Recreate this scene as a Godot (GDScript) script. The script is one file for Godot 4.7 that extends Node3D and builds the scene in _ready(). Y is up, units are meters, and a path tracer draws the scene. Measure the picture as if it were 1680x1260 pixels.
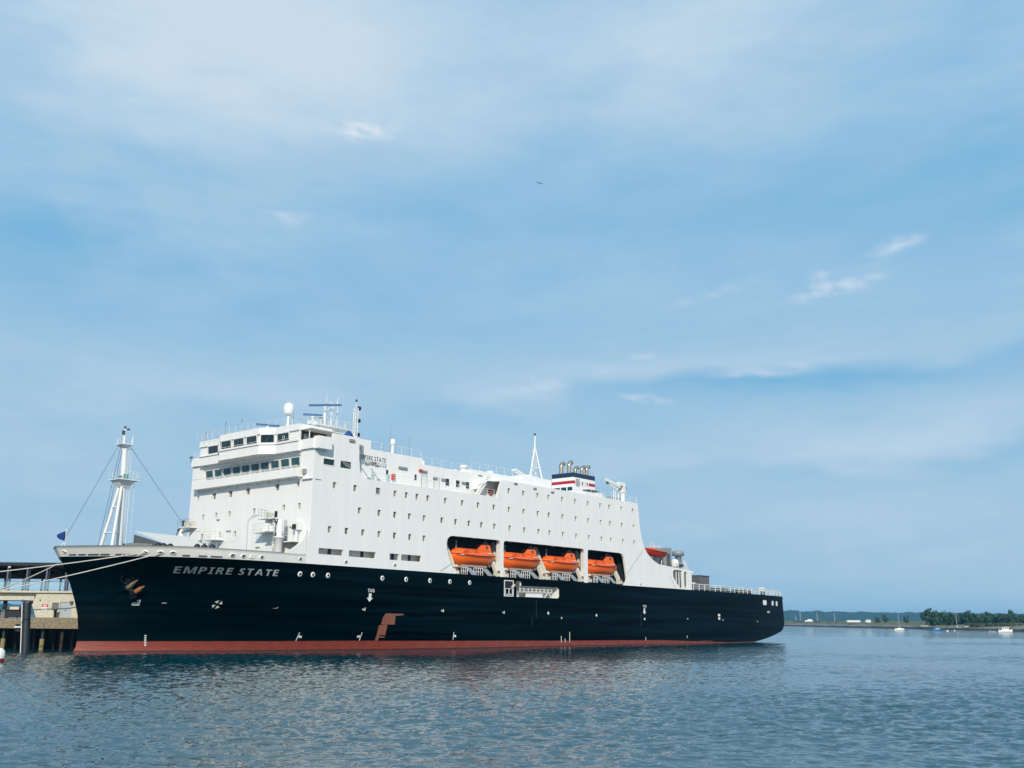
extends Node3D
# A moored ship at a pier, seen over harbour water on a hazy bright day.
# Ship axes (children of the ship node): x runs aft from the stem, y up from the waterline, z to port.

var M := {}
var ship: Node3D
var rng := RandomNumberGenerator.new()
var used := {}

# ---------------------------------------------------------------- mesh building
class MB:
	var st := SurfaceTool.new()
	func _init():
		st.begin(Mesh.PRIMITIVE_TRIANGLES)
	func tri(a: Vector3, b: Vector3, c: Vector3, g := -1):   # counter-clockwise seen from outside
		st.set_smooth_group(g); st.add_vertex(a)
		st.set_smooth_group(g); st.add_vertex(c)
		st.set_smooth_group(g); st.add_vertex(b)
	func quad(a: Vector3, b: Vector3, c: Vector3, d: Vector3, g := -1):
		tri(a, b, c, g); tri(a, c, d, g)
	func box(c: Vector3, s: Vector3, bs := Basis()):
		var h := s * 0.5
		var v := []
		for k in 8:
			v.append(c + bs * Vector3(h.x if k & 1 else -h.x, h.y if k & 2 else -h.y, h.z if k & 4 else -h.z))
		quad(v[4], v[5], v[7], v[6]); quad(v[1], v[0], v[2], v[3])
		quad(v[5], v[1], v[3], v[7]); quad(v[0], v[4], v[6], v[2])
		quad(v[6], v[7], v[3], v[2]); quad(v[0], v[1], v[5], v[4])
	func span(a: Vector3, b: Vector3):                         # a box between two corners
		box((a + b) * 0.5, (b - a).abs())
	func beam(a: Vector3, b: Vector3, w: float, h: float):      # a bar from a to b
		var d := b - a
		var z := d.normalized()
		var up := Vector3.UP if absf(z.y) < 0.95 else Vector3.RIGHT
		var x := up.cross(z).normalized()
		box((a + b) * 0.5, Vector3(w, h, d.length()), Basis(x, z.cross(x), z))
	func tube(a: Vector3, b: Vector3, ra: float, rb := -1.0, n := 8, caps := true):
		if rb < 0.0: rb = ra
		var z := (b - a).normalized()
		var x := (Vector3.UP if absf(z.y) < 0.95 else Vector3.RIGHT).cross(z).normalized()
		var y := z.cross(x)
		for k in n:
			var t0 := TAU * k / n
			var t1 := TAU * (k + 1) / n
			var d0 := x * cos(t0) + y * sin(t0)
			var d1 := x * cos(t1) + y * sin(t1)
			quad(a + d0 * ra, a + d1 * ra, b + d1 * rb, b + d0 * rb, 1)
			if caps:
				tri(b, b + d0 * rb, b + d1 * rb); tri(a, a + d1 * ra, a + d0 * ra)
	func path(pts: Array, r: float, n := 6):
		for i in pts.size() - 1: tube(pts[i], pts[i + 1], r, r, n)
	func lathe(c: Vector3, prof: Array, n := 16):               # prof: Vector2(radius, height), bottom to top
		for i in prof.size() - 1:
			for k in n:
				var t0 := TAU * k / n
				var t1 := TAU * (k + 1) / n
				var d0 := Vector3(cos(t0), 0, -sin(t0))
				var d1 := Vector3(cos(t1), 0, -sin(t1))
				var p: Vector2 = prof[i]
				var q: Vector2 = prof[i + 1]
				quad(c + d0 * p.x + Vector3.UP * p.y, c + d1 * p.x + Vector3.UP * p.y, c + d1 * q.x + Vector3.UP * q.y, c + d0 * q.x + Vector3.UP * q.y, 1)
	func prism(poly: PackedVector2Array, y0: float, y1: float, grow := 0.0):   # plan polygon (x, z)
		var top := poly
		if grow != 0.0: top = Geometry2D.offset_polygon(poly, grow, Geometry2D.JOIN_MITER)[0]
		if top.size() != poly.size(): top = poly
		var cw := Geometry2D.is_polygon_clockwise(poly)
		for i in poly.size():
			var j := (i + 1) % poly.size()
			var a := Vector3(poly[i].x, y0, poly[i].y)
			var b := Vector3(poly[j].x, y0, poly[j].y)
			var c := Vector3(top[j].x, y1, top[j].y)
			var d := Vector3(top[i].x, y1, top[i].y)
			if cw: quad(a, b, c, d)
			else: quad(b, a, d, c)
		var t := Geometry2D.triangulate_polygon(poly)
		for i in range(0, t.size(), 3):
			for lv in [[y0, poly, false], [y1, top, true]]:
				var q: PackedVector2Array = lv[1]
				var a := Vector3(q[t[i]].x, lv[0], q[t[i]].y)
				var b := Vector3(q[t[i + 1]].x, lv[0], q[t[i + 1]].y)
				var c := Vector3(q[t[i + 2]].x, lv[0], q[t[i + 2]].y)
				var upw := (b - a).cross(c - a).y > 0.0
				if upw == lv[2]: tri(a, b, c)
				else: tri(a, c, b)
	func rail(pts: Array, h: float, step := 1.5, r := 0.03, rows := 3):
		for i in pts.size() - 1:
			var a: Vector3 = pts[i]
			var b: Vector3 = pts[i + 1]
			for k in rows:
				var y := Vector3.UP * h * (k + 1.0) / rows
				tube(a + y, b + y, r * (1.0 if k == rows - 1 else 0.7), -1, 4, false)
			var n := maxi(1, int(round(a.distance_to(b) / step)))
			for k in n + 1:
				var q := a.lerp(b, float(k) / n)
				tube(q, q + Vector3.UP * h, r, -1, 4)
	func loft(rings: Array, closed := false, g := 1):           # rings of equal count
		for i in rings.size() - 1:
			var n: int = rings[i].size()
			for k in (n if closed else n - 1):
				var k2 := (k + 1) % n
				quad(rings[i][k], rings[i + 1][k], rings[i + 1][k2], rings[i][k2], g)
	func done() -> ArrayMesh:
		st.generate_normals()
		return st.commit()

func numbered(n: String, parent: Node) -> String:
	var key := str(parent.get_instance_id()) + n
	if not used.has(key):
		used[key] = 0
		return n
	used[key] += 1
	return "%s_%03d" % [n, used[key]]

func put(n: String, mesh: Mesh, m: Material, parent: Node = self, at := Transform3D()) -> MeshInstance3D:
	var o := MeshInstance3D.new()
	o.name = numbered(n, parent)
	o.mesh = mesh
	if m:
		o.material_override = m
	o.transform = at
	parent.add_child(o, true)
	return o

func part(n: String, b: MB, m: Material, parent: Node = null) -> MeshInstance3D:
	return put(n, b.done(), m, ship if parent == null else parent)

func one_box(n: String, a: Vector3, b: Vector3, m: Material, parent: Node = null) -> MeshInstance3D:
	var q := MB.new(); q.span(a, b)
	return part(n, q, m, parent)

func tag(o: Node, label: String, category: String, group := "") -> Node:
	o.set_meta("label", label); o.set_meta("category", category)
	if group: o.set_meta("group", group)
	return o

func thing(n: String, label: String, category: String, at := Transform3D(), group := "") -> Node3D:
	var o := Node3D.new()
	o.name = numbered(n, self)
	o.transform = at
	add_child(o, true)
	tag(o, label, category, group)
	return o

func structure(n: String, mesh: Mesh, m: Material, kind := "structure") -> MeshInstance3D:
	var o := put(n, mesh, m)
	o.set_meta("kind", kind)
	return o

func copy_of(o: Node3D, at: Transform3D, label: String, category := "") -> Node3D:
	var c: Node3D = o.duplicate()
	c.name = numbered(String(o.name).trim_suffix("_000"), self)
	add_child(c, true)
	c.transform = at
	c.set_meta("label", label)
	return c

# ---------------------------------------------------------------- materials
func lin(r: float, g: float, b: float) -> Color:
	return Color(r, g, b).linear_to_srgb()

func mat(c: Color, rough := 0.6, metal := 0.0) -> StandardMaterial3D:
	var m := StandardMaterial3D.new()
	m.albedo_color = c; m.roughness = rough; m.metallic = metal
	return m

func noise_tex(freq: float, c0: Color, c1: Color, seed_: int, octaves := 4, size := 512, lo := 0.25, hi := 0.75) -> NoiseTexture2D:
	var n := FastNoiseLite.new()
	n.noise_type = FastNoiseLite.TYPE_SIMPLEX_SMOOTH
	n.frequency = freq; n.seed = seed_; n.fractal_octaves = octaves
	var t := NoiseTexture2D.new()
	t.width = size; t.height = size; t.seamless = true; t.noise = n
	var g := Gradient.new()
	g.offsets = PackedFloat32Array([lo, hi]); g.colors = PackedColorArray([c0, c1])
	t.color_ramp = g
	return t

func nmat(c0: Color, c1: Color, freq: float, scale: Vector3, rough := 0.6, seed_ := 1, lo := 0.25, hi := 0.75) -> StandardMaterial3D:
	var m := mat(Color.WHITE, rough)
	m.albedo_texture = noise_tex(freq, c0, c1, seed_, 4, 512, lo, hi)
	m.uv1_triplanar = true; m.uv1_scale = scale
	return m

func normal_tex(freq: float, seed_: int, strength: float, octaves := 3) -> NoiseTexture2D:
	var n := FastNoiseLite.new()
	n.noise_type = FastNoiseLite.TYPE_SIMPLEX_SMOOTH
	n.frequency = freq; n.seed = seed_; n.fractal_octaves = octaves
	var t := NoiseTexture2D.new()
	t.width = 512; t.height = 512; t.seamless = true; t.as_normal_map = true; t.bump_strength = strength; t.noise = n
	return t

func make_materials():
	M.white = nmat(lin(.785, .785, .785), lin(.825, .825, .815), 0.012, Vector3(.10, .012, .10), .45, 3, .2, .8)
	M.white2 = mat(lin(.74, .74, .72), .5)
	M.cream = nmat(lin(.52, .50, .42), lin(.70, .68, .60), 0.02, Vector3(.3, .3, .3), .55, 8)
	M.bulwark = nmat(lin(.66, .66, .63), lin(.72, .72, .69), 0.01, Vector3(.1, .1, .1), .5, 4)
	M.black = mat(Color.WHITE, .3)
	M.black.albedo_texture = noise_tex(.010, lin(.0001, .0006, .0016), lin(.0012, .0090, .0145), 5, 5)
	M.black.uv1_triplanar = true; M.black.uv1_scale = Vector3(.004, .17, .004)
	M.black.metallic_specular = .14
	M.black.normal_enabled = true; M.black.normal_texture = normal_tex(.012, 11, 5.0); M.black.normal_scale = .12
	M.red = nmat(lin(.17, .030, .018), lin(.27, .052, .032), 0.02, Vector3(.06, .5, .06), .55, 6)
	M.scum = nmat(lin(.10, .035, .028), lin(.34, .17, .13), 0.03, Vector3(.08, 1.2, .08), .6, 16, .4, .8)
	M.primer = nmat(lin(.22, .075, .045), lin(.27, .10, .065), 0.02, Vector3(.2, .2, .2), .7, 7)
	M.grey = nmat(lin(.22, .25, .27), lin(.28, .31, .33), .02, Vector3(.3, .3, .3), .5, 12)
	M.dark_grey = mat(lin(.07, .08, .09), .5)
	M.deck = nmat(lin(.10, .11, .11), lin(.15, .16, .16), .02, Vector3(.2, .2, .2), .8, 13)
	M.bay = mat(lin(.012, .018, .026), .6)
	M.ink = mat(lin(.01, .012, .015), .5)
	M.letter = mat(lin(.42, .47, .47), .5)
	M.mark = mat(lin(.72, .74, .74), .5)
	M.glass = mat(lin(.008, .022, .026), .04)
	M.glass.metallic_specular = .6
	M.port_glass = mat(lin(.16, .17, .18), .12)
	M.teal_glass = mat(lin(.03, .09, .10), .05)
	M.orange = nmat(lin(.80, .12, .012), lin(.90, .16, .02), .03, Vector3(.4, .4, .4), .32, 21)
	M.orange_dark = mat(lin(.62, .065, .01), .4)
	M.boat_red = mat(lin(.22, .025, .012), .5)
	M.boat_keel = mat(lin(.45, .36, .33), .6)
	M.navy = mat(lin(.012, .03, .075), .4)
	M.crimson = mat(lin(.42, .012, .03), .45)
	M.signal_red = mat(lin(.55, .02, .02), .4)
	M.blue = mat(lin(.01, .05, .22), .6)
	M.radar_blue = mat(lin(.015, .10, .26), .4)
	M.pipe = nmat(lin(.34, .31, .25), lin(.55, .52, .45), .03, Vector3(.6, .3, .6), .3, 22)
	M.pipe.metallic = .6
	M.brown = mat(lin(.25, .12, .055), .5)
	M.hose = mat(lin(.01, .01, .012), .4)
	M.rope = nmat(lin(.48, .46, .42), lin(.62, .60, .56), .1, Vector3(2, 2, 2), .9, 23)
	M.wire = mat(lin(.10, .11, .13), .5)
	M.steel = nmat(lin(.008, .014, .020), lin(.022, .030, .038), .02, Vector3(.5, .2, .5), .5, 24)
	M.gunmetal = mat(lin(.010, .014, .018), .35, .2)
	M.brass = nmat(lin(.20, .14, .07), lin(.42, .38, .30), .05, Vector3(2, 2, 2), .4, 25)
	M.brass.metallic = .4
	M.rust = mat(lin(.30, .12, .04), .6)
	M.concrete = nmat(lin(.48, .46, .37), lin(.57, .55, .46), .02, Vector3(.25, .25, .25), .85, 31)
	M.concrete2 = nmat(lin(.17, .14, .095), lin(.28, .235, .165), .015, Vector3(.3, .4, .3), .9, 32)
	M.pile = nmat(lin(.016, .015, .011), lin(.05, .045, .03), .03, Vector3(.5, .3, .5), .9, 33)  # near-black: shade under the pier deck is put into the pile colour
	M.door = mat(lin(.36, .42, .46), .5)
	M.roof = mat(lin(.012, .016, .024), .5)
	M.column = mat(lin(.11, .13, .20), .5)
	M.pane = mat(Color(.70, .85, .90, .22), .03)
	M.pane.transparency = BaseMaterial3D.TRANSPARENCY_ALPHA
	M.yellow = mat(lin(.72, .33, .01), .5)
	M.rock = nmat(lin(.008, .012, .014), lin(.05, .05, .045), .03, Vector3(.05, .15, .05), .9, 41)
	M.sand = nmat(lin(.12, .11, .085), lin(.26, .24, .19), .03, Vector3(.03, .03, .03), .95, 42)
	M.meadow = nmat(lin(.07, .085, .03), lin(.17, .15, .07), .02, Vector3(.01, .01, .01), .95, 43)
	M.hill = nmat(lin(.020, .040, .022), lin(.05, .08, .04), .03, Vector3(.01, .01, .01), .95, 44)
	M.trunk = mat(lin(.06, .045, .03), .9)
	M.leaf = mat(Color.WHITE, .8)
	M.leaf.vertex_color_use_as_albedo = true
	M.water = mat(lin(.001, .050, .068), .05)
	M.water.metallic_specular = .62
	M.water.normal_enabled = true
	M.water.normal_texture = normal_tex(.02, 51, 6.0, 4)
	M.water.normal_scale = .5
	M.water.uv1_triplanar = true; M.water.uv1_world_triplanar = true; M.water.uv1_scale = Vector3(.23, .23, .30)

# ---------------------------------------------------------------- sky
func bump(x: float, y: float, cx: float, cy: float, sx: float, sy: float, tilt := 0.0) -> float:
	var dx := x - cx
	var dy := y - cy - dx * tilt
	return exp(-(dx * dx) / (2.0 * sx * sx) - (dy * dy) / (2.0 * sy * sy))

func make_sky() -> ImageTexture:
	var w := 3072
	var h := 1536
	var n1 := FastNoiseLite.new(); n1.seed = 4; n1.frequency = 1.0; n1.fractal_octaves = 4; n1.noise_type = FastNoiseLite.TYPE_SIMPLEX_SMOOTH
	var n2 := FastNoiseLite.new(); n2.seed = 9; n2.frequency = 1.0; n2.fractal_octaves = 5; n2.noise_type = FastNoiseLite.TYPE_SIMPLEX_SMOOTH
	var n4 := FastNoiseLite.new(); n4.seed = 21; n4.frequency = 1.0; n4.fractal_octaves = 5; n4.fractal_gain = .62
	var data := PackedFloat32Array()
	data.resize(w * h * 3)
	var blue_hi := Color8(114, 178, 220).srgb_to_linear()
	var blue_lo := Color8(147, 191, 218).srgb_to_linear()
	var veil := Color8(201, 220, 235).srgb_to_linear()
	var bright := Color8(226, 234, 244).srgb_to_linear()
	for j in h / 2:
		var el := 90.0 - (j + 0.5) / h * 180.0
		var air := blue_hi.lerp(blue_lo, clampf(exp(-el / 11.0), 0, 1))
		var shrink := cos(deg_to_rad(minf(el, 80.0)))
		for i in w:
			var az := fposmod((i + 0.5) / w * 360.0 + 180.0, 360.0) - 180.0
			var x := az * shrink
			var v := Vector3(sin(deg_to_rad(az)) * 60.0 * shrink, el, cos(deg_to_rad(az)) * 60.0 * shrink)
			var a := n1.get_noise_3d(v.x * .055, v.y * .16 + v.x * .012, v.z * .055)
			var b := n2.get_noise_3d(v.x * .13 + a * .5, v.y * .5 - v.x * .03, v.z * .13)
			var c := .38 + a * .18 + b * .08 + .10 * clampf((el - 24.0) / 14.0, 0, 1)
			var s := 0.0
			if az > -45.0 and az < 45.0 and el < 42.0:
				var ax := az + b * 3.0
				var ey := el + a * 2.2 + b * .9
				c += .55 * bump(ax, ey, -15, 32.5, 8.5, 3.6, -.03) + .22 * bump(ax, ey, -25, 29.5, 6, 3.2)
				c += .38 * bump(ax, ey, 15, 33.8, 9.5, 1.7, .13) + .16 * bump(ax, ey, 5, 29.5, 6, 1.6, .1)
				c -= .30 * bump(ax, ey, -27.5, 19.5, 4.5, 2.6) + .10 * bump(ax, ey, -18, 16.5, 5, 2.2)
				c -= .24 * bump(ax, ey, 24, 25.0, 7, 2.2, .12) + .14 * bump(ax, ey, 27, 20.5, 4, 3)
				c -= .32 * bump(ax, ey, 15.5, 13.0, 6.5, .62, .02) + .22 * bump(ax, ey, 26, 14.2, 5, .7, .06) + .14 * bump(ax, ey, -2, 11.8, 3, .4)
				c += .24 * bump(ax, ey, 8, 14.2, 9, .7, .05) + .26 * bump(ax, ey, 22, 10.2, 9, .9, .06) + .16 * bump(ax, ey, -20, 13.2, 9, 1.1)
				c -= .12 * bump(ax, ey, 24, 8.3, 10, .45) - .10 * bump(ax, ey, 20, 5.8, 9, 1.2)
				c -= .10 * bump(ax, ey, 5, 22.5, 12, 4.0)
				var ax2 := az + b * 1.6
				var ey2 := el + b * .55
				s += .75 * bump(ax2, ey2, -9.0, 27.8, 1.3, .36, .06) + .30 * bump(ax2, ey2, -13.2, 22.6, 1.2, .30)
				s += .55 * bump(ax2, ey2, 22.3, 20.2, .75, .30, .12) + .42 * bump(ax2, ey2, 19.4, 18.5, 1.5, .42, .16) + .25 * bump(ax2, ey2, 17.8, 18.8, .5, .25)
				s += .5 * bump(ax2, ey2, 8.0, 12.65, 1.3, .15, -.03) + .25 * bump(ax2, ey2, 1.8, 13.5, 1.8, .25, .05) + .25 * bump(ax2, ey2, 8.1, 15.2, .8, .09, .04) + .3 * bump(ax2, ey2, 15, 14.0, 2.4, .2, .04)
				s += .16 * bump(ax2, ey2, 12.5, 18.7, 2.0, .3, .22)
				var fib := n4.get_noise_2d(az * .45 - el * .25, el * 1.5 + az * .16)
				s = maxf(0.0, s * (.85 + 1.5 * fib) - .05)
				c += fib * .06 * clampf(c * 1.6, 0, 1) + .05 * n4.get_noise_2d(az * .12 + 70, el * .45)
			c = clampf(c, 0.0, 1.0)
			var o := (air.lerp(veil, c)).lerp(bright, clampf(s, 0, 1))
			var k := (j * w + i) * 3
			data[k] = o.r; data[k + 1] = o.g; data[k + 2] = o.b
	for j in range(h / 2, h):
		for i in range(0, w, 1):
			var k := (j * w + i) * 3
			data[k] = .10; data[k + 1] = .18; data[k + 2] = .24
	var im := Image.create_from_data(w, h, false, Image.FORMAT_RGBF, data.to_byte_array())
	return ImageTexture.create_from_image(im)

# ---------------------------------------------------------------- hull form
func piece(z: float, zs: Array, vs: Array) -> float:
	if z <= zs[0]: return vs[0]
	for i in zs.size() - 1:
		if z <= zs[i + 1]: return lerpf(vs[i], vs[i + 1], (z - zs[i]) / (zs[i + 1] - zs[i]))
	return vs[-1]

func stem(z: float) -> float:
	return piece(z, [-2, 0, .5, 1.2, 2.4, 4, 5.3, 6.6, 7.6, 8.9, 10.2, 11, 11.6], [1.6, 3.5, 3.8, 3.88, 3.88, 3.62, 3.22, 2.70, 2.29, 1.66, 1.02, .58, .18])

func hb(s: float, z: float) -> float:   # half breadth
	var full := piece(z, [1.0, 4.0, 8.0, 9.7, 10.4], [60, 54, 42, 30, 26])
	var s0 := stem(z)
	var t := clampf((s - s0) / (full - s0), 0, 1)
	var e := piece(z, [0, 4, 8, 10.4, 11.6], [2.2, 2.9, 3.9, 5.0, 5.4])
	var b := 13.5 * (1.0 - pow(1.0 - t, e))
	if s > 130.0: b -= 1.1 * pow((s - 130.0) / 28.0, 2.0)
	return b

func line_z(s: float) -> float:         # the edge between black and white paint
	if s < 24.0: return 10.36
	return lerpf(10.36, 9.62, (s - 24.0) / 133.0)

func end_s(z: float) -> float:
	return piece(z, [-2, -.3, .37, 1.0, 1.96, 2.6, 3.65, 6, 9.7], [128, 137.7, 144.5, 149.5, 155.1, 156.8, 157.8, 157.6, 157.3])

func on_hull(s: float, z: float, off := 0.03) -> Vector3:
	var p := hb(s, z)
	var ds := hb(s + .1, z) - p
	var dz := hb(s, z + .1) - p
	var n := Vector3(-ds / .1, -dz / .1, 1.0).normalized()
	return Vector3(s, z, p) + n * off

func red_z(s: float) -> float:          # top of the red band: the ship sits a little deeper aft
	return piece(s, [34, 62, 72, 104, 118, 130], [1.2, 1.0, .90, .72, .38, .10])

func zrow(zr: float, s: float) -> float:
	var rz := red_z(s)
	if zr <= 0.0: return zr
	return zr * rz / 1.2 if zr <= 1.2 else rz + (zr - 1.2) * (line_z(s) - rz) / (10.36 - 1.2)

func hull_rows(b: MB, zs: Array, side: float, from: String):
	var rings := []
	for zr in zs:
		var ring := []
		var cols := []
		if from == "fore":
			for k in 61: cols.append(stem(zr) + (62.0 - stem(zr)) * pow(k / 60.0, 1.7))
		elif from == "mid": cols = [62.0, 72.0, 104.0, 118.0, 130.0]
		else:
			for k in 25: cols.append(lerpf(130.0, end_s(zrow(zr, 150.0)), k / 24.0))
		for s in cols:
			var z := zrow(zr, s)
			ring.append(Vector3(s, z, hb(s, zr) * side))
		rings.append(ring)
	if side > 0: rings.reverse()
	b.loft(rings)

func hull_text(txt: String, s0: float, s1: float, z0: float, height: float, m: Material, parent: Node, weight := 700, nm := "name_lettering", shear := 0.0):
	for g in text_glyphs(txt, weight):
		var b := MB.new()
		var k: float = (s1 - s0) / g.total
		var tris: PackedVector3Array = g.tris
		for i in range(0, tris.size(), 3):
			var v := []
			for q in 3:
				var t := tris[i + q]
				v.append(on_hull(s0 + t.x * k + t.y * height * shear * (1.0 - .85 * t.x / g.total), z0 + t.y * height, .04))
			b.tri(v[0], v[2], v[1])
		part(nm, b, m, parent)

func text_glyphs(txt: String, weight := 700) -> Array:   # one entry per letter: triangles with cap height 1, x from 0 to total
	var f := SystemFont.new()
	f.font_names = PackedStringArray(["Droid Sans"]); f.font_weight = weight
	var out := []
	var x := 0.0
	var cap := 0.0
	for ch in txt:
		if ch == " ":
			x += .55; continue
		var t := TextMesh.new()
		t.text = ch; t.font = f; t.font_size = 64; t.pixel_size = .02; t.depth = 0.0; t.curve_step = 1.0
		t.horizontal_alignment = HORIZONTAL_ALIGNMENT_LEFT
		var ar: Array = t.get_mesh_arrays()
		var vs: PackedVector3Array = ar[Mesh.ARRAY_VERTEX]
		var ix = ar[Mesh.ARRAY_INDEX]
		var lo := Vector3.INF
		var hi := -Vector3.INF
		for v in vs:
			lo = lo.min(v); hi = hi.max(v)
		cap = hi.y - lo.y
		var tr := PackedVector3Array()
		var cnt: int = ix.size() if ix != null and ix.size() > 0 else vs.size()
		for i in cnt:
			var v: Vector3 = vs[ix[i]] if ix != null and ix.size() > 0 else vs[i]
			tr.append(Vector3((v.x - lo.x) / cap * 1.25 + x, (v.y - lo.y) / cap, 0))
		x += (hi.x - lo.x) / cap * 1.25 + .30
		out.append({"tris": tr})
	for g in out: g.total = x - .30
	return out

# ---------------------------------------------------------------- walls with openings
func rounded(x0: float, y0: float, x1: float, y1: float, r: float) -> PackedVector2Array:
	var p := PackedVector2Array()
	for c in [[x1 - r, y1 - r, 0], [x0 + r, y1 - r, 1], [x0 + r, y0 + r, 2], [x1 - r, y0 + r, 3]]:
		for k in 4:
			var t: float = (c[2] + k / 3.0) * PI / 2
			p.append(Vector2(c[0] + cos(t) * r, c[1] + sin(t) * r))
	return p

func wall(n: String, poly: PackedVector2Array, depth: float, m: Material, holes: Array, parent: Node3D, at := Transform3D(), reveal: Material = null) -> CSGPolygon3D:
	var w := CSGPolygon3D.new()
	w.name = numbered(n, parent)
	w.polygon = poly; w.mode = CSGPolygon3D.MODE_DEPTH; w.depth = depth; w.material = m
	w.transform = at
	for h in holes:
		var c := CSGPolygon3D.new()
		c.name = "opening"
		c.polygon = h; c.mode = CSGPolygon3D.MODE_DEPTH; c.depth = depth + .4
		c.operation = CSGShape3D.OPERATION_SUBTRACTION
		c.material = reveal if reveal else m
		w.add_child(c, true)
		c.position.z = .2
	parent.add_child(w, true)
	return w

func window_mesh(w: float, h: float) -> ArrayMesh:   # centred at the pane; the pane and a slim frame round it
	var b := MB.new()
	b.box(Vector3.ZERO, Vector3(w + .1, h + .1, .03))
	return b.done()

func frame_mesh(w: float, h: float, t: float, d: float) -> ArrayMesh:
	var b := MB.new()
	b.box(Vector3(0, h / 2 + t / 2, 0), Vector3(w + 2 * t, t, d)); b.box(Vector3(0, -h / 2 - t / 2, 0), Vector3(w + 2 * t, t, d))
	b.box(Vector3(w / 2 + t / 2, 0, 0), Vector3(t, h, d)); b.box(Vector3(-w / 2 - t / 2, 0, 0), Vector3(t, h, d))
	return b.done()

# ---------------------------------------------------------------- the scene
func _ready():
	rng.seed = 7
	var cam := Camera3D.new()
	cam.name = "camera"
	cam.fov = 42.745; cam.near = .5; cam.far = 12000
	cam.transform = Transform3D(Basis(Vector3.RIGHT, .23614) * Basis(Vector3.BACK, .0097), Vector3(0, 3.946, 0))
	add_child(cam); cam.current = true
	var env := Environment.new()
	env.background_mode = Environment.BG_SKY
	var sky := Sky.new()
	var pano := PanoramaSkyMaterial.new()
	pano.panorama = make_sky()
	sky.sky_material = pano
	env.sky = sky
	env.tonemap_mode = Environment.TONE_MAPPER_LINEAR
	env.tonemap_exposure = 1.0
	env.sdfgi_enabled = true; env.ssao_enabled = true; env.ssil_enabled = true
	env.fog_enabled = true; env.fog_density = .00009; env.fog_light_color = Color(.22, .60, .80)
	var we := WorldEnvironment.new()
	we.name = "environment"; we.environment = env
	add_child(we)
	var sun := DirectionalLight3D.new()
	sun.name = "sun"
	sun.light_energy = 1.22; sun.light_color = Color(1, .95, .87); sun.light_angular_distance = .5; sun.shadow_enabled = true
	var toward := Vector3(.033, 0, .9995) * cos(deg_to_rad(27)) + Vector3.UP * sin(deg_to_rad(27))
	sun.transform = Transform3D(Basis.looking_at(-toward, Vector3.UP), Vector3(0, 60, 0))
	add_child(sun)
	make_materials()
	make_water()
	make_shore()
	make_pier()
	ship = thing("training_ship", "long ship with black hull and tall white superstructure, moored at the pier", "ship", Transform3D(Basis(Vector3.UP, PI / 2 - .70243), Vector3(-50.792, 0, -110.344)))
	make_hull()
	make_superstructure()
	make_bridge()
	make_roof_gear()
	make_foredeck()
	make_boat_bays()
	make_aft()
	make_loose_things()

func make_water():
	var n1 := FastNoiseLite.new(); n1.seed = 1; n1.frequency = 1.0; n1.fractal_octaves = 1
	var n2 := FastNoiseLite.new(); n2.seed = 2; n2.frequency = 1.0; n2.fractal_octaves = 2
	var n3 := FastNoiseLite.new(); n3.seed = 3; n3.frequency = 1.0; n3.fractal_octaves = 2
	var rs := PackedFloat32Array()
	var r := 13.0
	while r < 9000.0:
		rs.append(r)
		r *= 1.0034 if r < 330.0 else (1.012 if r < 900.0 else 1.06)
	var cols := 640
	var vs := PackedVector3Array(); vs.resize(rs.size() * (cols + 1))
	for i in rs.size():
		r = rs[i]
		var f1 := clampf(1.5 - r / 420.0, 0, 1)
		var f2 := clampf(1.4 - r / 190.0, 0, 1)
		var f3 := clampf(1.3 - r / 95.0, 0, 1)
		for j in cols + 1:
			var a := deg_to_rad(lerpf(-39, 39, float(j) / cols))
			var x := r * sin(a)
			var z := -r * cos(a)
			var y := 0.0
			if r < 620.0:
				var gust := clampf(.85 + .45 * n1.get_noise_2d(x * .030 + 40, z * .022) + .55 * n1.get_noise_2d(x * .008 - 90, z * .020), .25, 1.7)
				var q := n2.get_noise_2d(x * .16 + z * .03, z * .30)
				y = (.085 * q) * f1
				if f2 > 0: y += .080 * f2 * (1.0 - 2.0 * absf(n2.get_noise_2d(x * .46 + 9 - z * .06, z * .95 + q * .5)))
				if f3 > 0: y += .030 * f3 * n3.get_noise_2d(x * 1.2 + z * .3, z * 2.0)
				y *= gust
			vs[i * (cols + 1) + j] = Vector3(x, y - .03, z)
	var idx := PackedInt32Array(); idx.resize((rs.size() - 1) * cols * 6)
	var k := 0
	for i in rs.size() - 1:
		for j in cols:
			var a := i * (cols + 1) + j
			var b := a + cols + 1
			idx[k] = a; idx[k + 1] = b; idx[k + 2] = b + 1; idx[k + 3] = a; idx[k + 4] = b + 1; idx[k + 5] = a + 1
			k += 6
	var st := SurfaceTool.new()
	var ar := []; ar.resize(Mesh.ARRAY_MAX)
	ar[Mesh.ARRAY_VERTEX] = vs; ar[Mesh.ARRAY_INDEX] = idx
	var am := ArrayMesh.new(); am.add_surface_from_arrays(Mesh.PRIMITIVE_TRIANGLES, ar)
	st.create_from(am, 0)
	st.generate_normals()
	var mesh := st.commit()
	structure("water", mesh, M.water)
	var b := MB.new()   # the rest of the harbour, outside the fan of waves and below their troughs
	b.quad(Vector3(-9000, -.55, 3000), Vector3(9000, -.55, 3000), Vector3(9000, -.55, -9000), Vector3(-9000, -.55, -9000))
	structure("water", b.done(), M.water)

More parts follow.
